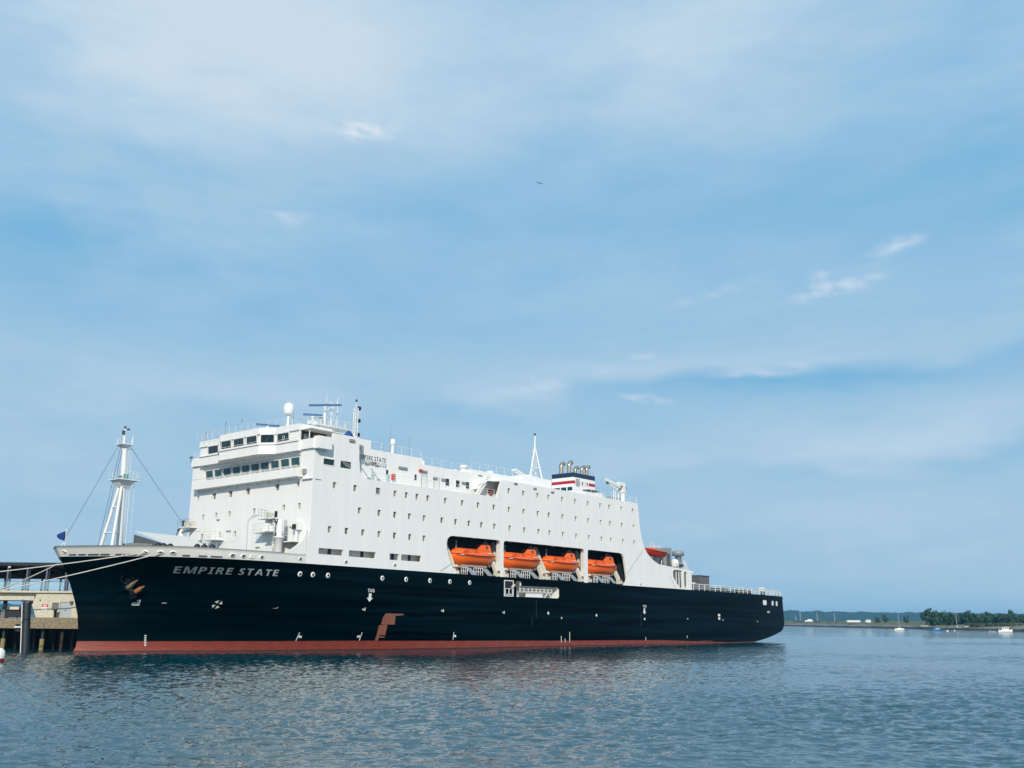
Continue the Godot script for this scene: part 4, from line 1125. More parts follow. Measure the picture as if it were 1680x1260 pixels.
# ---------------------------------------------------------------- bridge
func make_bridge():
	var b: MB
	var plan := func(g: float, back: float) -> PackedVector2Array:
		return PackedVector2Array([Vector2(back, -11.05), Vector2(24.15 - g, -11.05 ), Vector2(24.15 - g, -6.35), Vector2(22.95 - g, -4.4), Vector2(22.95 - g, 4.4), Vector2(24.15 - g, 6.35), Vector2(24.15 - g, 11.05), Vector2(back, 11.05)])
	b = MB.new(); b.prism(plan.call(0.0, 24.828), 24.42, 25.80); part("bridge_bulwark", b, M.white)
	b = MB.new(); b.prism(plan.call(-.12, 29.0), 25.80, 27.02); part("bridge_house", b, M.white)
	b = MB.new(); b.prism(plan.call(.10, 29.5), 27.02, 27.85); part("bridge_roof", b, M.white)
	b = MB.new(); b.prism(plan.call(.16, 24.3), 25.62, 25.72); part("bridge_ledge", b, M.white2)
	for k in 12:
		var z := -10.2 + k * 1.85
		b = MB.new(); b.span(Vector3(23.0 if absf(z) < 4.4 else 24.18, 24.36, z - .04), Vector3(24.82, 24.42, z + .04)); part("rib", b, M.white2)
	# windows: three ahead, a slanted one each side, two on each wing
	var face := Basis(Vector3.UP, -PI / 2)
	var tilt := Basis(Vector3.RIGHT, .12)
	var wins := [[22.99, -2.9, 0.0, 2.35], [22.99, -.05, 0.0, 2.35], [22.99, 2.8, 0.0, 2.35], [23.58, 5.36, .95, 1.9], [23.58, -5.36, -.95, 1.9], [24.19, 7.85, 0.0, 2.5], [24.19, -7.75, 0.0, 2.5]]
	for w in wins:
		var bs: Basis = Basis(Vector3.UP, -PI / 2 + w[2] * .58) * tilt
		var at := Transform3D(bs, Vector3(w[0] - .02, 26.42, w[1]))
		put("bridge_window", window_mesh(w[3] - .1, .98), M.glass, ship, at)
		var fr := put("window_frame", frame_mesh(w[3] - .12, 1.0, .11, .12), M.mark, ship, at.translated_local(Vector3(0, 0, .03)))
		var wp := MB.new(); wp.beam(Vector3(-.3, -.45, .06), Vector3(.25, .3, .06), .03, .05); part("wiper", wp, M.wire, fr)
	b = MB.new(); ring(b, Vector3(24.14, 26.4, 7.9), Vector3(-1, 0, 0), .2, .27, .04); part("clear_view_screen", b, M.mark)
	b = MB.new(); b.rail([Vector3(22.85, 25.72, -4.3), Vector3(22.85, 25.72, 4.3)], .35, 1.4, .03, 1); part("window_rail", b, M.white2)
	b = MB.new(); b.rail([Vector3(24.0, 25.72, 6.5), Vector3(24.0, 25.72, 10.9)], .35, 1.4, .03, 1); part("window_rail", b, M.white2)
	# port side of the bridge: pillar, dark opening, brown door, window
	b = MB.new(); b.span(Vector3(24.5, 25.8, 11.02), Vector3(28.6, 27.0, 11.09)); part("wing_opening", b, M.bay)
	b = MB.new(); b.span(Vector3(26.3, 25.8, 11.09), Vector3(27.4, 26.85, 11.13)); part("door", b, M.brown)
	b = MB.new(); b.span(Vector3(24.9, 25.85, 11.09), Vector3(25.9, 26.7, 11.13)); part("window", b, M.port_glass)
	b = MB.new(); b.span(Vector3(24.3, 27.0, 11.0), Vector3(29.4, 27.12, 13.3)); part("wing_roof", b, M.white2)
	for q in [[28.2, 12.9], [29.2, 12.9], [24.5, 12.6]]:
		b = MB.new(); b.span(Vector3(q[0], 25.7, q[1]), Vector3(q[0] + .1, 27.0, q[1] + .1)); part("wing_post", b, M.white2)
	b = MB.new(); b.rail([Vector3(24.9, 25.75, 13.3), Vector3(27.6, 25.75, 13.3)], .3, .9, .025, 1); part("railing", b, M.white2)
	# box at the end of the wing, standing out over the side
	b = MB.new(); b.prism(PackedVector2Array([Vector2(24.6, 13.5), Vector2(24.6, 14.5), Vector2(26.75, 14.5), Vector2(26.75, 13.5)]), 24.46, 26.0); part("wing_box", b, M.white)
	b = MB.new(); b.span(Vector3(24.5, 24.55, 11.06), Vector3(24.829, 25.78, 13.6)); part("wing_bulwark", b, M.white)
	b = MB.new(); b.span(Vector3(24.5, 24.55, -13.5), Vector3(24.829, 25.55, -11.06)); part("wing_bulwark", b, M.white)
	b = MB.new(); b.rail([Vector3(24.8, 25.55, -13.4), Vector3(24.8, 25.55, -11.3)], 1.1, .8, .025); part("railing", b, M.white2)
	b = MB.new(); b.tube(Vector3(24.7, 25.3, -14.0), Vector3(24.7, 26.2, -14.0), .06, -1, 5); b.box(Vector3(24.7, 26.0, -14.0), Vector3(.2, .12, .8)); part("searchlight", b, M.dark_grey)

# ---------------------------------------------------------------- aerials, radars, masts, funnel
func scanner(at: Vector3, l: float, turn: float, m: Material, h: float):
	var b := MB.new(); b.lathe(at, [Vector2(.22, 0), Vector2(.16, h * .6), Vector2(.3, h * .7), Vector2(.3, h), Vector2(0, h + .05)], 10)
	var o := part("radar_scanner", b, M.white2)
	b = MB.new(); b.box(at + Vector3(0, h + .22, 0), Vector3(l, .26, .22), Basis(Vector3.UP, turn)); part("antenna", b, m, o)

func lattice(b: MB, c: Vector3, w: float, h: float, r := .035):
	for x in [-w, w]:
		for z in [-w, w]: b.tube(c + Vector3(x, 0, z), c + Vector3(x, h, z), r, -1, 5)
	var n := int(h / (w * 2.2))
	for k in n:
		var y0 := h * k / n
		var y1 := h * (k + 1) / n
		for z in [-w, w]:
			b.tube(c + Vector3(-w, y0, z), c + Vector3(w, y1, z), r * .7, -1, 4, false); b.tube(c + Vector3(z, y0, -w), c + Vector3(z, y1, w), r * .7, -1, 4, false)
			b.tube(c + Vector3(-w, y1, z), c + Vector3(w, y1, z), r * .7, -1, 4, false); b.tube(c + Vector3(z, y1, -w), c + Vector3(z, y1, w), r * .7, -1, 4, false)

func make_roof_gear():
	var b: MB
	# satellite dome on the bridge roof
	b = MB.new(); b.lathe(Vector3(27.6, 30.35, 4.0), [Vector2(.25, 0), Vector2(.55, .06), Vector2(.70, .25), Vector2(.74, .8), Vector2(.7, 1.2), Vector2(.52, 1.52), Vector2(.26, 1.68), Vector2(0, 1.73)], 20)
	var dome := part("satellite_dome", b, M.mark)
	b = MB.new(); b.tube(Vector3(27.6, 27.85, 4.0), Vector3(27.6, 30.4, 4.0), .24, .18, 8); b.tube(Vector3(28.4, 27.85, 4.0), Vector3(28.3, 30.5, 4.0), .05, -1, 5); b.path([Vector3(28.8, 27.9, 4), Vector3(28.5, 28.6, 4), Vector3(28.2, 28.9, 4)], .06); part("pedestal", b, M.white2, dome)
	scanner(Vector3(26.2, 27.85, 1.5), 3.1, -.5, M.radar_blue, 1.0)
	for q in [[24.4, -10.2, 1.4], [24.4, -7.4, 1.3], [23.6, -4.4, 2.0], [23.6, -.6, 1.9], [24.2, 9.6, 1.0]]:
		b = MB.new(); b.tube(Vector3(q[0], 27.85, q[1]), Vector3(q[0], 27.85 + q[2], q[1]), .05, .03, 5); b.tube(Vector3(q[0], 27.85 + q[2] * .8, q[1]), Vector3(q[0], 27.85 + q[2], q[1]), .09, -1, 6); part("aerial", b, M.grey)
	b = MB.new(); b.rail([Vector3(23.4, 27.85, -10.8), Vector3(23.2, 27.85, -4.2), Vector3(23.2, 27.85, 4.2), Vector3(24.4, 27.85, 10.8), Vector3(29.0, 27.85, 10.8)], .95, 1.3, .022); part("railing", b, M.white2)
	# radar platform with lattice, two scanners
	b = MB.new(); b.span(Vector3(30.6, 29.3, .5), Vector3(36.6, 29.42, 6.5))
	for q in [[31.4, 1.2], [31.4, 5.8], [34.6, 1.2], [34.6, 5.8]]: b.tube(Vector3(q[0], 27.2, q[1]), Vector3(q[0], 29.3, q[1]), .14, -1, 6)
	b.tube(Vector3(34.8, 27.3, 6.0), Vector3(36.5, 29.3, 6.2), .09, -1, 5); b.tube(Vector3(31.4, 27.2, 6.0), Vector3(33.0, 29.3, 6.0), .08, -1, 5)
	var rp := part("radar_platform", b, M.white2)
	b = MB.new(); b.rail([Vector3(30.7, 29.42, 6.4), Vector3(36.5, 29.42, 6.4), Vector3(36.5, 29.42, .6)], 1.0, 1.2, .028); part("railing", b, M.white2, rp)
	b = MB.new(); lattice(b, Vector3(35.1, 29.4, 3.8), .55, 4.0, .05); b.tube(Vector3(35.6, 33.3, 4.3), Vector3(35.7, 34.1, 4.3), .05, -1, 5); b.tube(Vector3(34.4, 33.3, 3.4), Vector3(34.4, 34.4, 3.4), .04, -1, 5); part("lattice_mast", b, M.mark)
	b = MB.new(); b.tube(Vector3(33.4, 29.4, 4.4), Vector3(33.4, 31.6, 4.4), .26, .2, 8); b.lathe(Vector3(32.6, 30.2, 4.6), [Vector2(.1, -.8), Vector2(.12, 0), Vector2(.34, .1), Vector2(.34, .6), Vector2(.15, .85), Vector2(0, .9)], 10); part("radar_post", b, M.mark)
	scanner(Vector3(33.4, 31.9, 4.4), 4.6, -.95, M.radar_blue, .55)
	b = MB.new(); b.tube(Vector3(31.2, 29.4, 4.6), Vector3(31.2, 30.3, 4.6), .2, .16, 8); b.box(Vector3(31.0, 29.75, 4.9), Vector3(1.0, .5, .9)); part("radar_post", b, M.mark)
	scanner(Vector3(31.2, 30.2, 4.6), 2.6, -.62, M.radar_blue, .5)
	# signal mast with floodlights
	b = MB.new(); lattice(b, Vector3(38.3, 27.0, 5.2), .22, 6.0, .06); b.tube(Vector3(38.3, 33.0, 5.2), Vector3(38.3, 33.9, 5.2), .07, .05, 5); b.tube(Vector3(37.0, 27.0, 5.2), Vector3(38.2, 29.3, 5.2), .1, -1, 6); b.tube(Vector3(38.3, 27.0, 6.5), Vector3(38.3, 29.0, 5.3), .08, -1, 6)
	var sm := part("signal_mast", b, M.mark)
	for z in [29.2, 31.2, 33.0]:
		b = MB.new(); b.box(Vector3(38.75, z, 5.3), Vector3(.45, .5, .4)); part("floodlight", b, M.ink, sm)
	b = MB.new(); b.lathe(Vector3(38.3, 33.9, 5.2), [Vector2(.16, 0), Vector2(.16, .3), Vector2(0, .38)], 8); part("lantern", b, M.navy, sm)
	b = MB.new()   # blue tarpaulin heap
	b.lathe(Vector3(34.3, 27.3, 8.6), [Vector2(.75, 0), Vector2(.7, .6), Vector2(.5, 1.0), Vector2(.2, 1.35), Vector2(0, 1.4)], 7); part("tarpaulin", b, M.blue)
	for q in [[43.4, 26.0, 7.0, 31.0], [47.2, 25.3, 7.0, 30.0], [40.6, 26.15, 8.6, 28.0], [42.2, 26.15, 9.5, 28.0]]:
		b = MB.new(); b.tube(Vector3(q[0], q[1], q[2]), Vector3(q[0], q[3], q[2]), .045, .025, 5); b.tube(Vector3(q[0], q[1], q[2]), Vector3(q[0], q[1] + .5, q[2]), .1, -1, 6); part("whip_aerial", b, M.grey)
	b = MB.new(); b.tube(Vector3(43.9, 26.0, 7.0), Vector3(43.9, 28.3, 7.0), .26, .2, 8); b.lathe(Vector3(43.9, 28.2, 7.0), [Vector2(.2, 0), Vector2(.42, .15), Vector2(.44, .55), Vector2(.3, .9), Vector2(0, 1.0)], 12); part("satellite_dome", b, M.mark)
	b = MB.new(); b.lathe(Vector3(49.2, 25.9, 7.5), [Vector2(.6, -.5), Vector2(.62, .4), Vector2(.45, .75), Vector2(0, .95)], 14); part("satellite_dome", b, M.mark)
	for q in [[60, 26.0, 4.0], [61.6, 25.9, 6.0], [64, 25.9, 8.0], [57.2, 25.9, 8.6]]:
		b = MB.new(); b.lathe(Vector3(q[0], q[1], q[2]), [Vector2(.5, -.2), Vector2(.5, .5), Vector2(.75, .55), Vector2(.6, .85), Vector2(0, 1.0)], 10); part("mushroom_vent", b, M.white2)
	# folded gangway frame and box near the aft mast
	b = MB.new(); b.beam(Vector3(75.6, 27.3, 6.0), Vector3(80.5, 26.7, 6.0), 1.4, .9); part("raft_rack", b, M.white2)
	b = MB.new(); b.beam(Vector3(73.2, 28.4, 5.2), Vector3(77.6, 27.0, 5.2), 1.0, .3); b.beam(Vector3(73.2, 28.0, 5.6), Vector3(77.6, 26.6, 5.6), .2, .2); part("stairway", b, M.white2)
	# aft tripod mast
	b = MB.new()
	b.tube(Vector3(82.9, 26.4, .4), Vector3(85.1, 34.3, 0), .2, .15, 8); b.tube(Vector3(86.6, 26.4, 1.2), Vector3(85.25, 34.3, 0), .2, .15, 8); b.tube(Vector3(85.2, 34.1, 0), Vector3(85.2, 36.6, 0), .17, .12, 8)
	b.tube(Vector3(83.8, 30.6, .3), Vector3(86.0, 30.6, .7), .09, -1, 6); b.tube(Vector3(83.8, 30.6, .3), Vector3(86.3, 27.6, .9), .08, -1, 6)
	lattice(b, Vector3(85.5, 26.4, -.3), .22, 7.5, .04)
	var am := part("aft_mast", b, M.mark)
	b = MB.new(); b.lathe(Vector3(85.2, 36.6, 0), [Vector2(.2, 0), Vector2(.22, .28), Vector2(0, .36)], 8); part("lantern", b, M.ink, am)
	# funnel
	var base := PackedVector2Array([Vector2(93.4, -2.5), Vector2(93.4, 2.5), Vector2(100.3, 2.5), Vector2(100.3, -2.5)])
	b = MB.new(); b.prism(base, 24.4, 28.55); b.prism(base, 29.12, 29.75)
	var fn := part("funnel", b, M.white)
	b = MB.new(); b.prism(base, 28.553, 29.117); part("red_band", b, M.crimson, fn)
	b = MB.new(); b.prism(base, 29.753, 30.6); part("top_band", b, M.navy, fn)
	b = MB.new(); b.span(Vector3(94.0, 28.1, 2.5), Vector3(95.3, 29.6, 2.56)); part("louvre_panel", b, M.white2, fn)
	for k in 6:
		b = MB.new(); b.box(Vector3(94.65, 28.25 + k * .23, 2.58), Vector3(1.25, .07, .08)); part("slat", b, M.dark_grey, fn)
	for q in [[95.6, 96.9], [97.1, 98.1]]:
		b = MB.new(); b.span(Vector3(q[0] - .15, 28.4, 2.5), Vector3(q[1] + .1, 29.3, 2.54)); part("patch_panel", b, M.mark, fn)
	for s in [96.2, 97.7]:
		b = MB.new(); b.span(Vector3(s - .16, 28.56, 2.54), Vector3(s + .16, 29.1, 2.57)); part("red_panel", b, M.crimson, fn)
	for q in [[-2.3, -.6], [-.3, .9], [1.2, 2.3]]:
		b = MB.new(); b.span(Vector3(93.35, 27.3, q[0]), Vector3(93.4, 27.95, q[1])); part("vent", b, M.navy, fn)
	for q in [[94.6, -1.2, 32.6, .42], [95.2, .2, 32.8, .42], [97.4, .0, 32.1, .36], [98.1, 1.0, 32.2, .36], [99.7, 1.0, 32.4, .36]]:
		b = MB.new()
		var pts := [Vector3(q[0], 30.5, q[1]), Vector3(q[0], q[2] - .55, q[1])]
		for k in 5:
			var a := (k + 1) / 5.0 * PI * .55
			pts.append(Vector3(q[0] + .75 * (1 - cos(a)), q[2] - .55 + .75 * sin(a), q[1]))
		b.path(pts, q[3], 12)
		part("exhaust_pipe", b, M.pipe, fn)
	b = MB.new(); b.rail([Vector3(93.6, 30.6, 2.3), Vector3(100.1, 30.6, 2.3)], .8, 1.2, .025, 2); part("railing", b, M.grey, fn)
	for q in [[88.5, 26.2], [95.5, 25.9]]:
		b = MB.new(); b.span(Vector3(q[0], 24.5, 6), Vector3(q[0] + 5, q[1], 9)); part("deck_locker", b, M.white2)
	b = MB.new(); b.span(Vector3(84.6, 25.6, 11.0), Vector3(87.9, 25.8, 12.2)); part("raft_cradle", b, M.dark_grey)
	# aft deck crane
	b = MB.new(); b.tube(Vector3(96.2, 24.5, 11.5), Vector3(96.2, 26.6, 11.5), .42, .38, 12); b.box(Vector3(96.1, 27.2, 11.5), Vector3(.9, 1.6, .9)); b.box(Vector3(95.6, 27.9, 11.5), Vector3(1.6, .7, .8))
	var cr := part("aft_crane", b, M.mark)
	b = MB.new(); b.beam(Vector3(95.6, 27.3, 11.5), Vector3(90.9, 28.2, 11.5), .45, .55); b.beam(Vector3(95.5, 26.5, 11.5), Vector3(92.3, 27.5, 11.5), .2, .3); part("boom", b, M.mark, cr)
	b = MB.new(); b.path([Vector3(96.7, 26.6, 11.8), Vector3(96.9, 27.4, 11.8), Vector3(96.3, 28.1, 11.8), Vector3(95.2, 27.2, 11.9), Vector3(94.2, 26.6, 11.9)], .07); part("hose", b, M.hose, cr)
	b = MB.new(); b.beam(Vector3(91.0, 28.3, 11.5), Vector3(91.6, 27.6, 11.5), .3, .5); part("hook_block", b, M.dark_grey, cr)
	for s in [92.6, 93.2, 94.1]:
		b = MB.new(); b.tube(Vector3(s, 24.5, 12), Vector3(s, 26.6 - (s - 92.6) * .3, 12), .09, -1, 6); part("stanchion", b, M.mark, cr)

# ---------------------------------------------------------------- foredeck
func deck_crane(at: Vector3, turn: float, boom_dir: Vector3):
	var b := MB.new()
	b.lathe(at, [Vector2(.52, 0), Vector2(.52, 2.9), Vector2(.66, 2.95), Vector2(.66, 3.1), Vector2(.38, 3.15), Vector2(.38, 5.0), Vector2(.2, 5.2)], 14)
	var o := part("hose_crane", b, M.mark)
	var top := at + Vector3(0, 4.7, 0)
	b = MB.new(); b.beam(top, top + boom_dir * 3.2, .35, .4); b.beam(at + Vector3(0, 3.1, 0) + boom_dir * .4, top + boom_dir * 2.0 + Vector3(0, -.1, 0), .2, .22); part("boom", b, M.mark, o)
	b = MB.new(); b.box(top + boom_dir * 2.0 + Vector3(-.6, .3, 0), Vector3(1.7, .12, 1.9)); part("upper_platform", b, M.mark, o)
	b = MB.new(); b.box(top + boom_dir * 1.6 + Vector3(-.5, .75, 0), Vector3(.7, .7, .7)); b.box(top + boom_dir * 2.4 + Vector3(-.3, .7, 0), Vector3(.5, .9, .35)); part("winch", b, M.cream, o)
	b = MB.new(); b.box(top + boom_dir * .6 + Vector3(-.5, 1.0, .3), Vector3(.25, .75, .25)); part("motor", b, M.ink, o)
	b = MB.new(); b.rail([top + boom_dir * 3.0 + Vector3(-1.4, .36, 0), top + boom_dir * .8 + Vector3(-1.4, .36, 0)], 1.0, .8, .025); part("railing", b, M.grey, o)
	b = MB.new()
	for k in 3: b.path([top + Vector3(-.45 - k * .08, .1, -.1), top + Vector3(-.5, .5, 0) + boom_dir * .5, top + Vector3(-.5, .25, 0) + boom_dir * 1.6], .06)
	b.path([at + Vector3(-.65, 3.2, .2), at + Vector3(-.75, 4.2, .1), at + Vector3(-.3, 5.2, 0)], .06)
	part("hose", b, M.hose, o)

func make_foredeck():
	var b: MB
	# foremast
	b = MB.new(); b.tube(Vector3(7.75, 10.3, 0), Vector3(7.4, 19.4, 0), .38, .33, 14); b.tube(Vector3(7.4, 19.4, 0), Vector3(7.15, 24.0, 0), .36, .3, 14); b.tube(Vector3(7.05, 24.0, 0), Vector3(6.95, 25.8, 0), .16, .12, 10)
	var fm := part("foremast", b, M.mark)
	for sd in [1.0, -1.0]:
		b = MB.new(); b.tube(Vector3(5.95, 10.3, 1.5 * sd), Vector3(7.15, 19.2, .25 * sd), .2, .17, 10); part("strut", b, M.mark, fm)
	for z in [13.4, 16.4]:
		var t: float = (z - 10.3) / 8.9
		var sx: float = lerpf(5.85, 7.1, t)
		b = MB.new(); b.tube(Vector3(sx, z, lerpf(1.5, .25, t)), Vector3(sx, z, -lerpf(1.5, .25, t)), .1, -1, 6); b.tube(Vector3(sx, z, lerpf(1.5, .25, t)), Vector3(7.6, z, 0), .1, -1, 6); part("strut", b, M.mark, fm)
	b = MB.new(); b.prism(PackedVector2Array([Vector2(6.9, -.4), Vector2(6.9, .4), Vector2(7.9, .4), Vector2(7.9, -.4)]), 18.8, 19.55, .55); b.box(Vector3(7.5, 19.62, 0), Vector3(2.7, .1, 2.6)); part("platform", b, M.mark, fm)
	b = MB.new(); b.rail([Vector3(6.2, 19.65, -1.2), Vector3(6.2, 19.65, 1.2), Vector3(8.8, 19.65, 1.2), Vector3(8.8, 19.65, -1.2)], .95, .85, .022); part("railing", b, M.mark, fm)
	b = MB.new(); b.prism(PackedVector2Array([Vector2(6.8, -.25), Vector2(6.8, .25), Vector2(7.4, .25), Vector2(7.4, -.25)]), 23.5, 23.8, .4); b.box(Vector3(7.1, 23.85, 0), Vector3(1.5, .08, 1.6)); part("platform", b, M.mark, fm)
	for q in [[6.5, .7, 24.9], [7.75, .6, 25.0], [7.9, .2, 24.7], [6.5, -.6, 24.6]]:
		b = MB.new(); b.tube(Vector3(q[0], 23.9, q[1]), Vector3(q[0], q[2], q[1]), .05, -1, 5); part("aerial", b, M.mark, fm)
	b = MB.new(); b.box(Vector3(6.75, 25.3, .1), Vector3(.25, .5, .25)); b.lathe(Vector3(6.95, 25.8, 0), [Vector2(.16, 0), Vector2(.16, .28), Vector2(0, .36)], 8); b.box(Vector3(7.3, 25.75, .2), Vector3(.3, .2, .2)); part("masthead_lamp", b, M.dark_grey, fm)
	b = MB.new(); b.box(Vector3(7.3, 20.0, .7), Vector3(.5, .6, .3)); b.box(Vector3(6.4, 19.9, 1.0), Vector3(.4, .25, .3)); part("floodlight", b, mat(lin(.12, .3, .3), .4), fm)
	b = MB.new()
	for x in [8.15, 8.5]:
		b.tube(Vector3(x, 10.3, .1), Vector3(x - .3, 19.5, .1), .035, -1, 4); b.tube(Vector3(x - .35, 19.6, .1), Vector3(x - .55, 23.6, .1), .03, -1, 4)
	for k in 44: b.tube(Vector3(8.15 - k * .0117, 10.5 + k * .3, .1), Vector3(8.5 - k * .0117, 10.5 + k * .3, .1), .02, -1, 3, false)
	b.path([Vector3(8.9, 12.0, .2), Vector3(8.75, 19.4, .2)], .02)
	part("ladder", b, M.mark, fm)
	for q in [[Vector3(6.3, 23.7, .2), Vector3(1.3, 12.6, 0)], [Vector3(7.9, 23.7, 0), Vector3(16.2, 14.8, -.2)], [Vector3(6.8, 23.6, -.3), Vector3(7.6, 11.3, -5.0)], [Vector3(6.9, 23.6, .0), Vector3(7.6, 11.3, -4.2)]]:
		b = MB.new(); b.tube(q[0], q[1], .028, -1, 4); part("stay", b, M.wire, fm)
	# jackstaff
	b = MB.new(); b.tube(Vector3(1.3, 11.2, 0), Vector3(1.25, 13.5, 0), .055, .04, 6); b.tube(Vector3(1.3, 12.4, 0), Vector3(.85, 11.4, -.15), .04, -1, 5); b.tube(Vector3(1.3, 12.4, 0), Vector3(.7, 11.3, .25), .02, -1, 4); part("jackstaff", b, M.mark)
	# grey wave breaker and vent heads seen above the bulwark
	b = MB.new()
	b.quad(Vector3(12.4, 12.2, 3.0), Vector3(17.5, 12.4, 3.2), Vector3(18.5, 13.9, -3.0), Vector3(9.9, 13.9, -1.0))
	var bw := MB.new(); bw.quad(Vector3(10.0, 10.3, -1.0), Vector3(12.4, 10.3, 3.0), Vector3(12.4, 12.2, 3.0), Vector3(10.0, 13.5, -1.0)); part("breakwater_end", bw, M.dark_grey)
	b.quad(Vector3(12.4, 10.3, 3.0), Vector3(17.5, 10.3, 3.2), Vector3(17.5, 12.4, 3.2), Vector3(12.4, 12.2, 3.0))
	part("breakwater", b, M.bulwark)
	b = MB.new(); b.span(Vector3(8.7, 10.3, -1.6), Vector3(11.2, 12.35, 1.2)); part("windlass_house", b, M.grey)
	for q in [[9.2, 6.0], [9.7, 6.3], [10.6, 6.2], [12.6, 8.6], [13.4, 8.8], [14.2, 9.2]]:
		b = MB.new(); b.lathe(Vector3(q[0], 10.3, q[1]), [Vector2(.2, 0), Vector2(.2, 1.2), Vector2(.36, 1.35), Vector2(.36, 1.65), Vector2(.15, 1.85), Vector2(0, 1.9)], 10); part("vent_head", b, M.hose)
	deck_crane(Vector3(21.5, 10.4, -9.6), 0, Vector3(.25, .05, 1).normalized())
	deck_crane(Vector3(22.0, 10.4, 11.2), 0, Vector3(.1, .15, -1).normalized())
	# platforms against the front wall
	for q in [[-6.0, 13.9, 2.0, 1.5], [5.6, 14.35, 2.4, 1.6]]:
		b = MB.new(); b.span(Vector3(24.83 - q[3], q[1], q[0] - q[2] / 2 - .5), Vector3(24.83, q[1] + .12, q[0] + q[2] / 2 + .5)); part("platform", b, M.mark)
		b = MB.new(); b.rail([Vector3(24.8, q[1] + .12, q[0] - 1.5), Vector3(24.9 - q[3], q[1] + .12, q[0] - 1.5), Vector3(24.9 - q[3], q[1] + .12, q[0] + 1.6), Vector3(24.8, q[1] + .12, q[0] + 1.6)], 1.05, .8, .025); part("railing", b, M.mark)
	b = MB.new(); b.span(Vector3(22.6, 12.86, 9.0), Vector3(24.82, 13.0, 13.1)); part("platform", b, M.mark)
	b = MB.new(); b.quad(Vector3(23.2, 11.4, 10.4), Vector3(24.8, 11.4, 12.4), Vector3(24.8, 12.86, 13.1), Vector3(22.6, 12.86, 9.0)); b.quad(Vector3(22.6, 12.86, 9.0), Vector3(22.9, 10.4, 9.0), Vector3(22.9, 10.4, 10.4), Vector3(23.2, 11.4, 10.4)); part("platform_support", b, M.cream)
	b = MB.new(); b.rail([Vector3(22.7, 13.0, 9.1), Vector3(22.7, 13.0, 13.0), Vector3(24.7, 13.0, 13.0)], 1.05, .9, .025); part("railing", b, M.mark)
	b = MB.new(); b.box(Vector3(24.4, 14.95, 11.4), Vector3(.7, .95, 1.1)); var wbx := part("winch_box", b, M.mark)
	b = MB.new(); b.box(Vector3(24.03, 14.85, 11.35), Vector3(.06, .62, .75)); part("opening", b, M.ink, wbx)
	b = MB.new(); b.tube(Vector3(24.4, 13.0, 11.4), Vector3(24.4, 14.5, 11.4), .2, -1, 8); part("post", b, M.mark, wbx)
	for p in [8.7, 9.05]:
		b = MB.new()
		for k in 9: b.box(Vector3(24.7, 13.2 + k * .22, p), Vector3(.1, .05, .3))
		b.span(Vector3(24.68, 13.05, p - .17), Vector3(24.75, 15.9 - (p - 8.7) * 2.0, p - .13)); b.span(Vector3(24.68, 13.05, p + .13), Vector3(24.75, 15.9 - (p - 8.7) * 2.0, p + .17)); part("ladder", b, M.grey)
	b = MB.new(); b.rail([Vector3(22.0, 10.4, -4.0), Vector3(22.0, 10.4, 2.5)], 2.9, 2.0, .022, 2); part("railing", b, M.mark)
	b = MB.new()   # dark pipe rack
	for y in [11.5, 12.0, 12.5]: b.beam(Vector3(20.5, y, -2.4), Vector3(20.5, y, .4), .07, .07)
	for k in 4: b.beam(Vector3(20.5, 11.3, -2.4 + k * .93), Vector3(20.5, 12.55, -2.4 + k * .93), .07, .07)
	part("pipe_rack", b, M.dark_grey)
	for q in [[24.78, 15.1, -3.6, 1.0], [24.78, 14.95, 7.0, .5], [24.78, 12.7, 3.1, .8], [24.75, 16.75, -6.2, .6], [24.78, 14.95, 9.9, .8]]:
		b = MB.new(); b.box(Vector3(q[0], q[1], q[2]), Vector3(.12, .16, q[3])); part("fitting", b, M.grey)
	b = MB.new(); b.path([Vector3(24.6, 10.4, .9), Vector3(24.6, 16.2, .8), Vector3(24.6, 16.8, 1.6), Vector3(24.6, 17.0, 2.8)], .05); part("pipe", b, M.mark)

